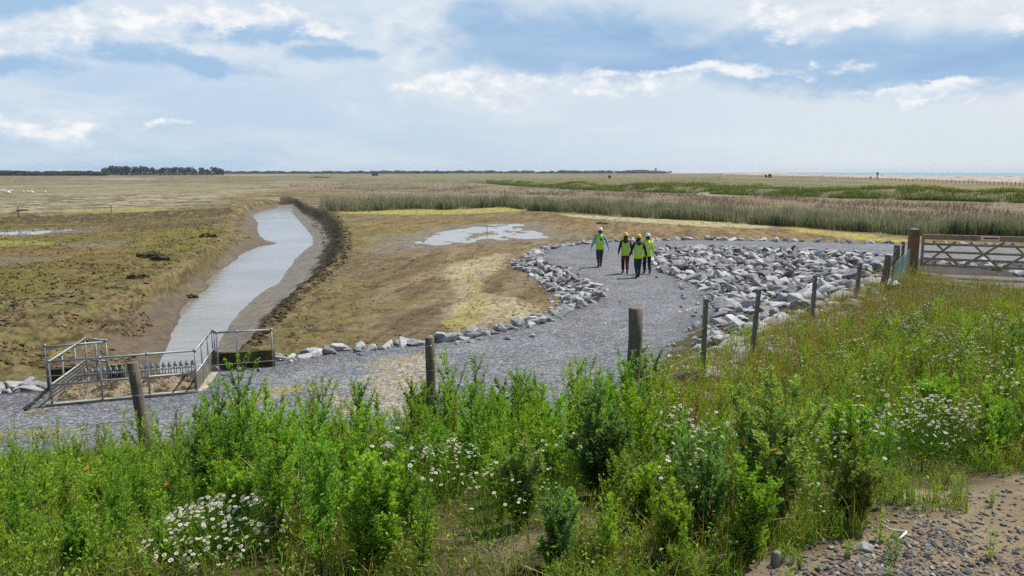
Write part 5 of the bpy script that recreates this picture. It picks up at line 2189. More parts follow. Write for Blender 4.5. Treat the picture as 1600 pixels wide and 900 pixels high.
# ---- broad-leaved undergrowth between the tall weeds
bp2 = bank_points(60000, 3.0, 14.0, -0.8, 6.3)
keep = rng.random(len(bp2)) < np.where(to_px(bp2[:, 0], bp2[:, 1], height(bp2[:, 0], bp2[:, 1]))[0] > 1010, .7, 1.0)
bp2 = bp2[keep]
n = len(bp2)
P = np.stack([bp2[:, 0], bp2[:, 1], height(bp2[:, 0], bp2[:, 1]) + rng.random(n) ** 1.4 * .42 * np.where(bp2[:, 1] < 4.6, .45, 1)], -1)
p = Plant()
mx = rng.random(n)[:, None]
Cc = G_DK * (1 - mx) + G_HI * mx
L = rng.uniform(.02, .05, n) * np.where(bp2[:, 1] < 5, .65, 1)
p.leaves(P, unit(rng.normal(0, 1, (n, 3)) + np.array([0, 0, .4])), unit(rng.normal(0, .5, (n, 3)) + np.array([0, 0, 1])), L, L * rng.uniform(.3, .6, n), Cc)
tag(link('undergrowth', p.mesh('undergrowth', M['leaf'])), 'low leafy green undergrowth between the tall weeds on the bank', 'undergrowth', kind='stuff')


# ---- reeds and other masses on the marsh
def band(front_px, back_px, n, power=1.0, z=MZ):
    A, B = pxpoly(front_px, z), pxpoly(back_px, z)
    la, lb = [np.concatenate([[0], np.cumsum(np.abs(np.diff(np.arctan2(q[:, 0], q[:, 1]))))]) for q in (A, B)]
    t = rng.random(n)
    a = np.stack([np.interp(t * la[-1], la, A[:, i]) for i in (0, 1)], -1)
    b = np.stack([np.interp(t * lb[-1], lb, B[:, i]) for i in (0, 1)], -1)
    k = rng.random(n)[:, None] ** power
    p_ = a * (1 - k) + b * k
    return p_, k[:, 0]


RF = [(498, 332), (560, 331), (640, 327), (700, 327.5), (790, 323.2), (830, 330), (900, 333), (1000, 340), (1100, 346), (1200, 352.5), (1300, 359), (1400, 367), (1500, 367.5), (1640, 372)]
RB = [(505, 318), (700, 317), (830, 319), (1000, 327), (1200, 338), (1400, 350), (1640, 360)]
q, k = band(RF, RB, 60000, 1.25)
q += np.stack([0.8 * fbm(q[:, 0] / 2, q[:, 1] / 6, 3), 3.5 * fbm(q[:, 0] / 5, q[:, 1] / 9, 3)], -1)
n = len(q)
clump = fbm(q[:, 0] / 2.5, q[:, 1] / 5, 3)
ok = rng.random(n) < np.clip(.66 + 2.0 * clump, .06, 1)
q, k, clump = q[ok], k[ok], clump[ok]
n = len(q)
hz = height(q[:, 0], q[:, 1])
uu, _ = to_px(q[:, 0], q[:, 1], hz)
straw = rng.random(n) < (0.20 + .35 * k + .25 * ((uu < 560)))
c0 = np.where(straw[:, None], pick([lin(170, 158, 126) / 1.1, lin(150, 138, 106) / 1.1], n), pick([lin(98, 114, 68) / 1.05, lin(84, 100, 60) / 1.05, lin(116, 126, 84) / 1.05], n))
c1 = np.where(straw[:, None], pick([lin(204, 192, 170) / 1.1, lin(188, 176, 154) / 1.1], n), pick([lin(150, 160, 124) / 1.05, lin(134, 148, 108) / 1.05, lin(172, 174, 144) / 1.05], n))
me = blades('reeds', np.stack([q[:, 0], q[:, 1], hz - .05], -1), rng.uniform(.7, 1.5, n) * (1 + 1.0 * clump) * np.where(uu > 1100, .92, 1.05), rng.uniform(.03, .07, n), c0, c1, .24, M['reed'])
tag(link('reeds', me), 'long belt of grey-green reeds with pale dead stems across the far side of the mud', 'reeds', kind='stuff')

SF = [(470, 300), (600, 302), (830, 305), (1000, 313), (1200, 326), (1400, 338), (1640, 350)]
SB = [(440, 286), (700, 288), (960, 298), (1200, 306), (1400, 315), (1640, 325)]
q, k = band(SF, SB, 26000)
n = len(q)
cl = fbm(q[:, 0] / 9, q[:, 1] / 30, 3)
ok = rng.random(n) < np.clip(.25 + 1.6 * cl, .02, 1)
q, cl = q[ok], cl[ok]
n = len(q)
c1 = pick([lin(182, 164, 146) / 1.3, lin(168, 148, 130) / 1.3, lin(150, 140, 100) / 1.3, lin(196, 182, 160) / 1.3], n)
me = blades('dead_sedge', np.stack([q[:, 0], q[:, 1], height(q[:, 0], q[:, 1])], -1), rng.uniform(.3, .8, n), rng.uniform(.05, .12, n), c1 * .7, c1, .35, M['reed'])
tag(link('dead_sedge', me), 'pinkish dead sedge behind the reeds', 'sedge', kind='stuff')

# tussocky grass on the green bank
t = rng.random(90000)
la = np.arange(len(GBANK))
cum = np.concatenate([[0], np.cumsum(np.abs(np.diff(np.arctan2(GBANK[:, 0], GBANK[:, 1]))))])
a = np.stack([np.interp(t * cum[-1], cum, GBANK[:, i]) for i in (0, 1)], -1)
r = np.hypot(a[:, 0], a[:, 1])
sc = 1 + (rng.random(len(t)) ** 1.4 * 26 - 1.0) / r
q = a * sc[:, None]
cl = fbm(q[:, 0] / 6, q[:, 1] / 6, 3)
ok = rng.random(len(q)) < np.clip(.42 + 1.9 * cl, .02, 1)
q, cl = q[ok], cl[ok]
n = len(q)
back_ = ((np.hypot(q[:, 0], q[:, 1]) / r[ok] - 1) * r[ok] + 1) / 26
hi_ = rng.random(n) < .15 + 1.1 * back_
c0 = pick([lin(92, 108, 54) / 1.1, lin(106, 120, 62) / 1.1], n)
c0 = c0 * (.75 + .5 * np.clip(back_, 0, 1))[:, None]
c1 = np.where(hi_[:, None], pick([lin(180, 180, 116) / 1.1, lin(162, 168, 104) / 1.1], n), pick([lin(116, 134, 66) / 1.1, lin(130, 144, 74) / 1.1], n))
me = blades('bank_grass', np.stack([q[:, 0], q[:, 1], height(q[:, 0], q[:, 1]) - .05], -1), rng.uniform(.4, .85, n) * (1 + cl), rng.uniform(.06, .13, n), c0, c1, .4)
tag(link('bank_grass', me), 'tussocky green grass on the low bank beyond the reeds', 'grass', kind='stuff')

# low salt-marsh plants: left marsh, creek lip, mud bay
def tufts(poly, n, z, hh, ww, cols, name, label, thresh=0.05, scale=1.2):
    P = pxpoly(poly, z)
    l = np.stack(lp(P[:, 0], P[:, 1]), -1)
    out = np.zeros((0, 2))
    while len(out) < n:
        a_ = rng.uniform(l[:, 0].min(), l[:, 0].max(), 40000)
        r_ = rng.uniform(l[:, 1].min(), l[:, 1].max(), 40000)
        x, y = np.exp(r_) * np.sin(a_), np.exp(r_) * np.cos(a_)
        ok_ = (sd_poly(a_, r_, l) < 0) & (fbm(x / scale, y / scale, 4) > thresh)
        out = np.vstack([out, np.stack([x[ok_], y[ok_]], -1)])
    out = out[:n]
    h = height(out[:, 0], out[:, 1])
    c = pick(cols, n, .3)
    dist = np.hypot(out[:, 0], out[:, 1]) / 40
    me = blades(name, np.stack([out[:, 0], out[:, 1], h - .01], -1), rng.uniform(.4, 1.2, n) * hh, rng.uniform(.5, 1.2, n) * ww * np.clip(dist, .6, 2.5), c * .7, c, .8)
    return tag(link(name, me), label, 'marsh plants', kind='stuff')


tufts([(-60, 352), (120, 344), (250, 338), (362, 328), (352, 350), (340, 385), (250, 428), (120, 458), (-60, 490)], 3800, MZ, .085, .06,
      [lin(118, 112, 44) / 1.3, lin(92, 84, 40) / 1.3, lin(140, 130, 56) / 1.3, lin(76, 64, 38) / 1.3, lin(128, 96, 52) / 1.3], 'saltmarsh_plants', 'low olive and rust salt-marsh plants on the left of the creek')
tufts([(496, 324), (520, 333), (548, 362), (556, 388), (542, 420), (512, 444), (480, 462), (462, 482), (450, 476), (470, 455), (500, 438), (528, 418), (540, 390), (533, 365), (512, 340)], 900, MZ, .08, .04,
      [lin(112, 100, 50) / 1.3, lin(84, 70, 40) / 1.3, lin(130, 116, 56) / 1.3], 'bank_lip_plants', 'dark ragged plants along the lip of the right creek bank', -0.1, .6)
tufts([(560, 340), (830, 331), (1000, 346), (1250, 362), (1380, 376), (1000, 366), (870, 350), (700, 347), (560, 400), (480, 470), (470, 520), (560, 520), (640, 470), (760, 400), (650, 400)], 1500, MZ, .06, .05,
      [lin(120, 100, 50) / 1.3, lin(84, 66, 40) / 1.3, lin(150, 128, 60) / 1.3], 'mud_weed', 'scattered bits of low brown weed on the mud bay', .12, .8)
tufts([(1120, 545), (1200, 530), (1290, 480), (1350, 430), (1392, 405), (1396, 440), (1340, 500), (1250, 545), (1150, 585)], 2600, .4, .22, .012,
      [lin(150, 148, 90) / 1.25, lin(120, 136, 66) / 1.25, lin(190, 178, 140) / 1.25], 'rock_grass', 'thin grass growing up between the boulders by the fence stakes', .15, .9)


# crumbs and clods of mud lying about on the flats and the creek banks
def poly_sampler(poly, thresh, scale, stretch=1.0):
    P_ = pxpoly(poly, MZ)
    l_ = np.stack(lp(P_[:, 0], P_[:, 1]), -1)

    def f(n):
        out = np.zeros((0, 2))
        while len(out) < n:
            a_ = rng.uniform(l_[:, 0].min(), l_[:, 0].max(), 40000)
            r_ = rng.uniform(l_[:, 1].min(), l_[:, 1].max(), 40000)
            x, y = np.exp(r_) * np.sin(a_), np.exp(r_) * np.cos(a_)
            ok_ = (sd_poly(a_, r_, l_) < 0) & (fbm(x / scale, y / (scale * stretch), 4) > thresh) & (sd_poly(x, y, WATER) > .6)
            out = np.vstack([out, np.stack([x[ok_], y[ok_]], -1)])
        return out[:n]
    return f


MUDP = [alb(112, 90, 58), alb(128, 106, 70), alb(88, 70, 46), alb(140, 118, 80), alb(104, 92, 46), alb(160, 138, 98)]
stones(4200, poly_sampler([(470, 470), (545, 395), (560, 350), (820, 336), (1000, 350), (1300, 374), (1000, 374), (860, 380), (790, 410), (870, 462), (840, 500), (700, 535), (560, 545), (440, 556)], .05, .9, 4.0),
       .025, .11, 'mud_crumbs', 'small brown crumbs and clods strewn over the mud bay', M['stone'], MUDP, 'mud')
stones(3600, poly_sampler([(-40, 420), (200, 400), (330, 345), (362, 335), (372, 370), (330, 420), (300, 450), (275, 480), (258, 530), (240, 570), (-40, 580)], .02, 1.0, 2.0),
       .04, .24, 'bank_crumbs', 'brown clods and weed lumps strewn down the left side of the creek', M['stone'], MUDP + [alb(130, 124, 50), alb(110, 104, 44)], 'mud')
stones(4600, poly_sampler([(478, 317), (498, 327), (528, 333), (547, 360), (550, 388), (538, 412), (514, 432), (480, 458), (446, 494), (415, 530), (395, 560), (385, 520), (420, 470), (470, 430), (505, 400), (512, 380), (490, 345)], -.08, .8),
       .04, .24, 'bank_clods', 'dark slumped clods on the steep right bank of the creek', M['stone'], [alb(84, 70, 44), alb(100, 84, 52), alb(118, 100, 62), alb(74, 62, 38), alb(104, 96, 48)], 'mud')

# ------------------------------------------------------------------ far things
def tree_mesh(seed, W, H):
    rg = np.random.default_rng(seed)
    p = Plant()
    nl = 6
    for i in range(nl):
        c = np.array([rg.uniform(-.32, .32) * W, rg.uniform(-.25, .25) * W, H * rg.uniform(.42, .82)])
        rad = np.array([W * .26, W * .24, H * .2]) * rg.uniform(.75, 1.15)
        n = 110
        d = unit(rg.normal(0, 1, (n, 3)))
        P = c + d * rad * rg.uniform(.55, 1.0, n)[:, None]
        P[:, 2] = np.maximum(P[:, 2], H * .1)
        L = rg.uniform(.07, .13, n) * W
        p.leaves(P, unit(d + rg.normal(0, .7, (n, 3))), unit(d), L, L * .8, pick([lin(62, 82, 52) / 1.3, lin(78, 96, 58) / 1.3, lin(52, 70, 46) / 1.3], n))
    # skirt to the ground
    n = 300
    a = rg.uniform(0, 6.28, n)
    P = np.stack([np.cos(a) * W * .34, np.sin(a) * W * .3, rg.uniform(.0, .55, n) * H], -1)
    L = rg.uniform(.07, .13, n) * W
    p.leaves(P, unit(rg.normal(0, 1, (n, 3))), unit(rg.normal(0, 1, (n, 3))), L, L * .8, pick([lin(58, 76, 50) / 1.3, lin(48, 64, 44) / 1.3], n))
    return p.mesh('crown', M['crown'])


def trunk_mesh(H):
    mb = MB()
    mb.tube([(0, 0, -.3), (0.05, 0, H * .3), (0.1, .05, H * .6)], [H * .035, H * .026, H * .012], 6)
    mb.tube([(0.05, 0, H * .3), (H * .14, 0, H * .58)], [H * .018, H * .008], 5)
    mb.tube([(0.05, 0, H * .28), (-H * .13, .1, H * .55)], [H * .018, H * .008], 5)
    me = mb.mesh('trunk', True)
    me.materials.append(M['bark'])
    return me


TREES = [(tree_mesh(500 + i, 9.5, 9.0), trunk_mesh(9.0)) for i in range(5)]


def tree(px, dist, sc, label, group=None, name='tree'):
    x = (px - 800) / F * dist
    z = h1(x, dist)
    o = empty(name, (x, dist, z), random.uniform(0, 6.28))
    o.scale = (sc, sc, sc * random.uniform(.9, 1.1))
    tag(o, label, 'tree' if name == 'tree' else 'bush', group)
    c_, t_ = random.choice(TREES)
    for nm, me in (('crown', c_), ('trunk', t_)):
        k = bpy.data.objects.new(nm, me)
        COL.objects.link(k)
        k.parent = o
    return o


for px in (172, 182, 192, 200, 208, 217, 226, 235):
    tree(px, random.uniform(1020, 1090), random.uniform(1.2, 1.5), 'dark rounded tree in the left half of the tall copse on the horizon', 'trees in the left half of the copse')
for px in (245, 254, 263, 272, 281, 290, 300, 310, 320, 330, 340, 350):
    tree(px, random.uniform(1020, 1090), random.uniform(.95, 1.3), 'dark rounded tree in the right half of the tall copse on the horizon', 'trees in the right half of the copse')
tree(951, 560, .25, 'lone dark bush standing on the flat field below the town', None, 'bush')
tree(1199, 620, .36, 'dark bush at the inland edge of the shingle beach', None, 'bush')
tree(1193, 640, .28, 'lower dark bush left of the one at the edge of the beach', None, 'bush')

# the low wood along the skyline: one mass
V, Fc, C, k = [], [], [], 0
cm = [t_[0] for t_ in TREES]
cd = []
for m_ in cm:
    v_ = np.array([q_.co for q_ in m_.vertices])
    f_ = np.array([q_.vertices[:] for q_ in m_.polygons])
    c_ = np.zeros(len(v_) * 4, np.float32)
    m_.color_attributes['col'].data.foreach_get('color', c_)
    cd.append((v_, f_, c_.reshape(-1, 4)[:, :3]))
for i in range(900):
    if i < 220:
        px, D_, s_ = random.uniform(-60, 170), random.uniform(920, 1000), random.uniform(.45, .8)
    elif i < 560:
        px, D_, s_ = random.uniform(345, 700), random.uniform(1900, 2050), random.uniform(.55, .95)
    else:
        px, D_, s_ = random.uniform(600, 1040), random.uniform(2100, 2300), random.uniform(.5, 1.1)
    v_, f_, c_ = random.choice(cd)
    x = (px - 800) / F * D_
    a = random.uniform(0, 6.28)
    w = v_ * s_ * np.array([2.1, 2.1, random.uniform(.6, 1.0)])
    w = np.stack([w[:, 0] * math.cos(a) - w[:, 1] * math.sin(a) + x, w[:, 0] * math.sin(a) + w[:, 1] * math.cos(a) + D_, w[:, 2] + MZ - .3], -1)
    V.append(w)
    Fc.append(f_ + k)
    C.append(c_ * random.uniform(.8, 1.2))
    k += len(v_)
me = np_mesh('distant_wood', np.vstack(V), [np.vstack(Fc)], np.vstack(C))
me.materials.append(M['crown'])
tag(link('distant_wood', me), 'low blue-green line of woodland along the horizon', 'woodland', kind='stuff')

# houses of the town on the skyline
M['hwall'] = m_plain('far house wall', (0.42, 0.42, 0.43), 0.8)
M['hroof'] = m_plain('far house roof', (0.20, 0.20, 0.22), 0.8)
M['hwin'] = m_plain('far house window', (0.08, 0.10, 0.13), 0.3)


def house(px, D_, w, d, h, rh, label, group=None, flat=False, rz=0.0, name='house'):
    x = (px - 800) / F * D_
    o = empty(name, (x, D_, h1(x, D_)), rz)
    tag(o, label, 'building', group)
    mb = MB()
    mb.box((0, 0, h / 2 - .5), (w, d, h + 1))
    mb.build('wall', M['hwall'], o)
    mb = MB()
    if flat:
        mb.box((0, 0, h + rh / 2 + .003), (w * 1.04, d * 1.04, rh))
    else:
        a, b = w * .53, d * .55
        mb.add([(-a, -b, h), (a, -b, h), (a, b, h), (-a, b, h), (-a, 0, h + rh), (a, 0, h + rh)], [(0, 1, 5, 4), (2, 3, 4, 5), (1, 2, 5), (3, 0, 4), (0, 3, 2, 1)])
    mb.build('roof', M['hroof'], o)
    n = max(2, int(w / 5))
    for k_ in range(n):
        mb = MB()
        mb.box((-w / 2 + w * (k_ + .5) / n, -d / 2 - .02, h * .55), (w / n * .5, .06, h * .35))
        mb.build('window', M['hwin'], o)
    return o


house(996, 2500, 44, 16, 8.5, 2.0, 'long pale flat-roofed block, the largest building of the town on the horizon', None, True)
house(1022, 2520, 7, 7, 13, 3.0, 'narrow tower of the town on the horizon, right of the long pale block')
for px, w in ((880, 11), (898, 12), (914, 10), (930, 14), (947, 11), (962, 12), (974, 10)):
    house(px, random.uniform(2400, 2550), w, 9, 5.5, 3.0, 'small grey house of the town, left of the long pale block', 'houses left of the long block')
for px, w in ((1012, 12), (1018, 14), (1029, 15), (1036, 12), (1044, 12)):
    house(px, random.uniform(2400, 2550), w, 9, random.uniform(4.5, 6), 3.0, 'small grey house of the town, right of the long pale block', 'houses right of the long block')
M_hw = M['hwall']
M['hwall'] = m_plain('hut boards', (0.17, 0.10, 0.065), 0.8)
house(588, 900, 6.8, 5, 3.2, .4, 'small square brown hut standing alone on the marsh below the skyline', None, True, 0.1, 'hut')
M['hwall'] = M_hw

# post-and-wire fence along the beach
bf = empty('beach_fence', (0, 0, 0))
tag(bf, 'long thin post-and-wire fence along the inland edge of the shingle beach', 'fence')
px0 = np.linspace(1232, 1640, 62)
py0 = np.interp(px0, [1232, 1300, 1400, 1500, 1600, 1640], [276.5, 277.8, 281.6, 285.6, 289.8, 291.5])
tp = []
pm = MB()
pm.tube([(0, 0, -.4), (0, 0, 1.3)], 0.10, 6)
pme = pm.mesh('post')
pme.materials.append(M['post'])
for a, b in zip(px0, py0):
    q_ = at(a, b, 0.0)
    z = h1(q_[0], q_[1])
    o = bpy.data.objects.new('post', pme)
    COL.objects.link(o)
    o.parent = bf
    o.location = (q_[0], q_[1], z)
    o.scale = (1, 1, random.uniform(.85, 1.15))
    tp.append(Vector((q_[0], q_[1], z)))
for zz in (.5, 1.1):
    mb = MB()
    mb.tube([q_ + Vector((0, 0, zz)) for q_ in tp], .02, 3)
    mb.build('wire', M['wire'], bf)


def marker(px, py, Y, h, r, label, plate=None, arm=None, name='marker_post', cat='post'):
    x = (px - 800) / F * Y
    z = h1(x, Y)
    mb = MB()
    mb.tube([(0, 0, -.3), (0, 0, h)], r, 8)
    o = mb.build(name, M['post'], None, False, 0, (x, Y, z))
    tag(o, label, cat)
    if arm:
        mb = MB()
        mb.beam((-arm[0], -r, h - .35), (arm[1], -r, h - .30), .05, .12)
        mb.build('arm', M['post'], o)
    if plate:
        mb = MB()
        mb.box((0, -r - .02, h - plate[1] / 2), (plate[0], .04, plate[1]))
        mb.build('sign_plate', M['stake'], o)
    return o


def at_base(px, py, z=MZ):
    return float(at(px, py, z)[1])


marker(31, 346, at_base(31, 346), 1.05, .05, 'dark weathered post with a crooked side arm on the left marsh', arm=(.15, 1.0))
marker(176, 339, at_base(176, 339), .95, .045, 'thin bare post standing on the dark bank of the left marsh')
marker(1024, 341, at_base(1024, 341), 1.35, .05, 'dark post standing at the front of the reeds beyond the people')
marker(972, 339, at_base(972, 339), 0.7, .05, 'short dark post at the front of the reeds beyond the people')
marker(1150, 349, at_base(1150, 349), 1.0, .06, 'dark post in the reeds right of the people')
marker(1365, 277, 520, 4.2, .35, 'dark upright beacon on the shingle crest against the sea', plate=(1.6, 1.4), name='beach_beacon', cat='beacon')
marker(1355, 277, 500, 1.4, .3, 'short rusty marker on the shingle left of the dark beacon', plate=(1.2, .8), name='beach_marker', cat='marker')
marker(761, 369, at_base(761, 369), .75, .02, 'thin rod sticking up out of the shallow pool')

# driftwood, clods and odds and ends
def lump(px, py, z, L, label, cat, name, mt, group=None, flat=.45):
    q_ = at(px, py, z)
    x, y = float(q_[0]), float(q_[1])
    rg = random.Random(int(px * 7 + py))
    bm = bmesh.new()
    bmesh.ops.create_icosphere(bm, subdivisions=3, radius=.5)
    for v_ in bm.verts:
        nn = Vector((pn(np.array([v_.co.x * 4 + px]), np.array([v_.co.y * 4 + v_.co.z * 3]))[0], 0, 0)).x
        v_.co *= 1 + .5 * nn
        v_.co.z *= flat
        v_.co.y *= .6
    me_ = bpy.data.meshes.new(name)
    bm.to_mesh(me_)
    bm.free()
    o = link(name, me_, mt, None, (x, y, h1(x, y) + .02))
    o.scale = (L, L, L)
    o.rotation_euler = (0, 0, rg.uniform(-.4, .4))
    return tag(o, label, cat, group)


M['clod'] = m_plain('weedy clod', (0.085, 0.075, 0.035), 0.9, 0.2, 0, .5, 9, .9, .05)
lump(299, 460, -1.3, .62, 'dark weedy clod lying on the mud at the water edge', 'clod', 'mud_clod', M['clod'])
lump(216, 453, -.8, .9, 'dark flat clod on the mud slope left of the creek', 'clod', 'mud_clod', M['clod'])
lump(250, 410, -.4, 1.1, 'large dark weed hump at the top of the left creek bank', 'clod', 'mud_clod', M['clod'])
lump(234, 402, -.3, 1.2, 'dark green hump on the left marsh behind the larger one', 'clod', 'mud_clod', M['clod'])
lump(325, 371, -.3, 1.2, 'dark clod beside the upper bend of the creek', 'clod', 'mud_clod', M['clod'])
lump(940, 350, -.28, 1.0, 'dark tangle of driftwood on the mud beyond the people', 'driftwood', 'driftwood', M['clod'], None, .3)
lump(499, 277.5, -.28, 14, 'dark low mound far out on the marsh left of the brown hut', 'mound', 'mound', M['clod'], None, .12)
# bleached crooked stick and pale stone on the dirt at the lower right
q_ = hit([1392], [838], 2, 12, 400)[0]
mb = MB()
pts_ = [Vector((.07 * math.sin(t_ * 2.9), -.07 + .14 * t_, .012 + .012 * math.sin(t_ * 5))) for t_ in np.linspace(0, 1, 9)]
mb.tube(pts_, [.006 - .004 * abs(i / 8 - .3) for i in range(9)], 7)
o = mb.build('bleached_stick', M['white'], None, True, 0, (q_[0], q_[1], q_[2] + .004))
tag(o, 'white curved stick lying on the dirt at the edge of the track', 'stick')
q_ = hit([1352], [858], 2, 12, 400)[0]
o = link('pale_stone', ROCKS[3], None, None, (q_[0], q_[1], q_[2] + .01))
o.scale = (.11, .11, .08)
tag(o, 'pale pointed stone at the foot of the weeds beside the white stick', 'stone')
q_ = hit([1211], [886], 2, 12, 400)[0]
mb = MB()
mb.loft([(0, 0, -.03, .020, .018), (0, 0, .03, .021, .020), (.004, 0, .06, .019, .018), (.006, 0, .068, .013, .012)], 10)
o = mb.build('stump', M['stake'], None, True, 0, tuple(q_))
tag(o, 'short grey wooden stump in the shade under the large weed bush', 'stump')

# gulls resting on the pale flats
mb = MB()
mb.loft([(0, 0, .12, .02, .03), (0, .0, .16, .09, .17), (0, -.02, .22, .10, .22), (0, 0, .28, .06, .14), (0, .14, .34, .04, .05), (0, .17, .40, .045, .055), (0, .17, .44, .02, .025)], 10)
mb.tube([(0, .21, .40), (0, .28, .385)], [.015, .005], 5)
mb.tube([(.03, 0, 0), (.03, 0, .15)], .008, 4)
mb.tube([(-.03, 0, 0), (-.03, 0, .15)], .008, 4)
gull = mb.mesh('gull', True)
gull.materials.append(M['white'])
for i in range(22):
    px, py = random.choice([random.gauss(10, 6), random.gauss(12, 5), random.gauss(48, 4), random.uniform(20, 75)]), random.uniform(299, 303.5)
    q_ = at(px, py, MZ)
    o = bpy.data.objects.new('gull', gull)
    COL.objects.link(o)
    o.location = (q_[0], q_[1], h1(q_[0], q_[1]))
    o.rotation_euler = (0, 0, random.uniform(0, 6.28))
    o.scale = (1.5, 1.5, 1.5)
    tag(o, 'white gull resting in the loose flock on the pale flat at the far left', 'bird', 'gulls on the pale flat')

# ------------------------------------------------------------------ light, air and sky
EL = R(60)
SUN = Vector((0.86 * math.cos(EL), 0.51 * math.cos(EL), math.sin(EL)))
sd = bpy.data.lights.new('sun', 'SUN')
sd.energy = 5.0
sd.angle = R(0.53)
sd.color = (1.0, 0.965, 0.90)
so_ = bpy.data.objects.new('sun', sd)
COL.objects.link(so_)
so_.rotation_mode = 'QUATERNION'
so_.rotation_quaternion = SUN.to_track_quat('Z', 'Y')
so_.location = (0, 0, 60)

HAZE = 0.00010
if HAZE:
    mb = MB()
    mb.box((0, 1400, 7), (14800, 12000, 26))
    m, t = mat('air')
    vol = t.n('ShaderNodeVolumePrincipled')
    vol.inputs['Color'].default_value = (0.80, 0.88, 1.0, 1)
    vol.inputs['Density'].default_value = HAZE
    vol.inputs['Anisotropy'].default_value = 0.1
    o_ = t.n('ShaderNodeOutputMaterial')
    t.t.links.new(vol.outputs[0], o_.inputs['Volume'])
    tag(mb.build('haze', m), kind='stuff')

W = bpy.data.worlds.new('World')
S.world = W
W.use_nodes = True
t = NT(W.node_tree)
tc = t.n('ShaderNodeTexCoord').outputs['Generated']
sxyz = t.n('ShaderNodeSeparateXYZ')
t.set(sxyz.inputs[0], tc)
X_, Y_, Z_ = sxyz.outputs
AZ = t.math('ARCTAN2', X_, Y_)
ELV = t.math('ARCSINE', Z_)
sky = t.n('ShaderNodeTexSky', sky_type='NISHITA', sun_disc=False)
sky.sun_elevation = EL
sky.sun_rotation = math.atan2(0.86, 0.51)
sky.air_density = 1.0
sky.dust_density = 1.5
STR = 0.10
cb = t.n('ShaderNodeCombineXYZ')
t.set(cb.inputs[0], t.math('MULTIPLY', AZ, 1.0))
t.set(cb.inputs[1], t.math('MULTIPLY', ELV, 1.9))
uv = cb.outputs[0]
cb2 = t.n('ShaderNodeCombineXYZ')
t.set(cb2.inputs[0], AZ)
t.set(cb2.inputs[1], t.math('MULTIPLY', ELV, 5.0))
uvs = cb2.outputs[0]
wn = t.n('ShaderNodeTexNoise')
t.set(wn.inputs['Vector'], uv)
wn.inputs['Scale'].default_value = 5.5
wn.inputs['Detail'].default_value = 5
wn.inputs['Roughness'].default_value = .6
wsep = t.n('ShaderNodeSeparateColor')
t.set(wsep.inputs[0], wn.outputs['Color'])
AZW = t.math('ADD', AZ, t.math('MULTIPLY', t.math('SUBTRACT', wsep.outputs[0], 0.5), 0.24))
ELW = t.math('ADD', ELV, t.math('MULTIPLY', t.math('SUBTRACT', wsep.outputs[1], 0.5), 0.085))
nz_a = t.noise(uv, 12.0, 9, 0.60, 0.25)       # billows
nz_b = t.noise(uvs, 4.0, 6, 0.55, 0.2)      # flat layers
nz_c = t.noise(uv, 34.0, 7, 0.62, 0.15)      # fine cauliflower


def ell(px, py, rx, ry):
    a0 = math.atan((px - 800) / F)
    cy = (450 - py) / F
    e0 = math.atan((cy * cp - sp) / math.hypot((px - 800) / F, cp + cy * sp))
    rx_, ry_ = rx / F * math.cos(a0) ** 2, ry / F
    dx = t.math('MULTIPLY', t.math('SUBTRACT', AZW, a0), 1 / rx_)
    dy = t.math('MULTIPLY', t.math('SUBTRACT', ELW, e0), 1 / ry_)
    d = t.math('SQRT', t.math('ADD', t.math('MULTIPLY', dx, dx), t.math('MULTIPLY', dy, dy)))
    return t.math('SUBTRACT', 1.0, d)


def union(lst):
    m_ = None
    for e in lst:
        q = ell(*e)
        m_ = q if m_ is None else t.math('SMOOTH_MAX', m_, q, 0.25)
    return m_


def sky_rgb(r, g, b):
    c_ = lin(r, g, b) / STR
    return (c_[0], c_[1], c_[2])


# clear air: pale at the sea horizon, bluer to the left
hz_ = t.mix(t.remap(AZ, -0.55, 0.35, 0, 1), sky_rgb(166, 200, 228), sky_rgb(219, 230, 236))
hi_c = t.mix(t.remap(AZ, -0.5, 0.4, 0, 1), sky_rgb(188, 212, 236), sky_rgb(220, 230, 238))
col = t.mix(t.remap(ELV, 0.0, 0.085, 0, 1, True), hz_, hi_c)
# thin flat veils
col = t.mix(t.remap(nz_b, 0.42, 0.70, 0, 0.6, True), col, sky_rgb(228, 234, 240))
# broad soft billows
soft = union([(180, 50, 330, 70), (420, 40, 180, 70), (1350, 15, 330, 60), (760, 140, 230, 50), (1100, 118, 320, 30), (80, 182, 210, 30), (640, 60, 90, 80)])
sk = t.math('ADD', soft, t.math('MULTIPLY', t.math('SUBTRACT', nz_a, 0.5), 1.6))
col = t.mix(t.remap(sk, -0.15, 0.85, 0, 0.8, True), col, t.mix(t.remap(nz_c, 0.35, 0.62), sky_rgb(214, 224, 236), sky_rgb(240, 244, 248)))
# blue-grey undersides
dark = union([(890, 66, 270, 60), (1010, 96, 200, 36), (1300, 98, 380, 46), (760, 30, 90, 26), (960, 92, 130, 26), (1180, 70, 170, 40), (1440, 112, 330, 34), (1330, 95, 180, 34), (1580, 90, 160, 50)])
dk = t.math('ADD', t.math('ADD', dark, 0.12), t.math('MULTIPLY', t.math('SUBTRACT', nz_a, 0.5), 1.25))
dk = t.math('ADD', dk, t.math('MULTIPLY', t.math('SUBTRACT', nz_b, 0.5), 0.8))
col = t.mix(t.remap(dk, -0.05, 0.75, 0, 0.97, True), col, t.mix(t.remap(nz_b, 0.35, 0.65), sky_rgb(142, 180, 220), sky_rgb(176, 203, 231)))
dark2 = union([(215, 95, 120, 28), (40, 102, 110, 20), (330, 108, 140, 18), (450, 60, 110, 30), (500, 92, 90, 20), (90, 10, 170, 26)])
dk2 = t.math('ADD', dark2, t.math('MULTIPLY', t.math('SUBTRACT', nz_a, 0.5), 2.0))
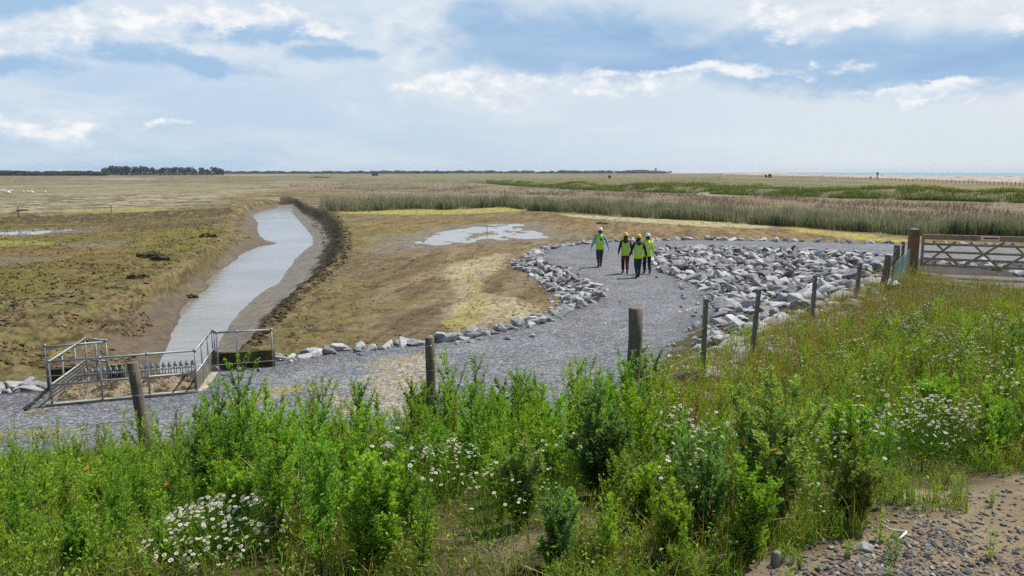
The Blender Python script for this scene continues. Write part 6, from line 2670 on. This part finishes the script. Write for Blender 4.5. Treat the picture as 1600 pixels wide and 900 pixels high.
col = t.mix(t.remap(dk2, 0.0, 0.7, 0, 0.9, True), col, sky_rgb(158, 194, 228))
# sunlit heaps
wh = union([(30, 68, 70, 30), (165, 62, 60, 26), (275, 38, 70, 30), (350, 35, 80, 26), (450, 14, 60, 24), (500, 55, 60, 18), (85, 182, 130, 15), (270, 190, 45, 8), (715, 135, 75, 24), (640, 140, 50, 14), (860, 128, 60, 16), (950, 145, 40, 14), (1010, 140, 50, 14),
            (1350, 22, 75, 26), (1245, 42, 55, 20), (1560, 30, 60, 26), (1250, 96, 22, 12), (1100, 115, 240, 13), (1200, 20, 60, 18), (1430, 145, 120, 10)])
wk = t.math('ADD', wh, t.math('MULTIPLY', t.math('SUBTRACT', nz_a, 0.5), 2.3))
wk = t.math('ADD', wk, t.math('MULTIPLY', t.math('SUBTRACT', nz_c, 0.5), 2.0))
col = t.mix(t.remap(wk, 0.0, 0.85, 0, 0.92, True), col, t.mix(t.remap(nz_c, 0.35, 0.6), sky_rgb(218, 228, 239), sky_rgb(250, 251, 252)))
# overhead: blue between high broken cloud
cov = t.remap(t.noise(tc, 2.2, 6, 0.6, 0.3), 0.52, 0.70, 0, 0.55, True)
over = t.mix(cov, sky.outputs[0], sky_rgb(205, 214, 226))
col = t.mix(t.remap(ELV, 0.215, 0.32, 0, 1, True), col, over)
low = t.remap(ELV, -0.02, 0.0, 0, 1)
col = t.mix(low, hz_, col)
bg = t.n('ShaderNodeBackground')
t.set(bg.inputs[0], col)
bg.inputs[1].default_value = STR
ow = t.n('ShaderNodeOutputWorld')
t.t.links.new(bg.outputs[0], ow.inputs[0])
try:
    W.cycles.sampling_method = 'MANUAL'
    W.cycles.sample_map_resolution = 512
except Exception:
    pass

# ------------------------------------------------------------------ render
S.render.engine = 'CYCLES'
S.cycles.use_denoising = False
S.cycles.use_adaptive_sampling = True
S.cycles.adaptive_threshold = 0.02
S.cycles.max_bounces = 6
S.cycles.diffuse_bounces = 3
S.cycles.glossy_bounces = 3
S.cycles.transmission_bounces = 4
S.cycles.transparent_max_bounces = 6
S.cycles.volume_bounces = 0
S.cycles.caustics_reflective = False
S.cycles.caustics_refractive = False
S.view_settings.view_transform = 'Standard'
S.view_settings.look = 'None'
S.view_settings.exposure = 0.0
S.view_settings.gamma = 1.0
S.view_settings.use_curve_mapping = False
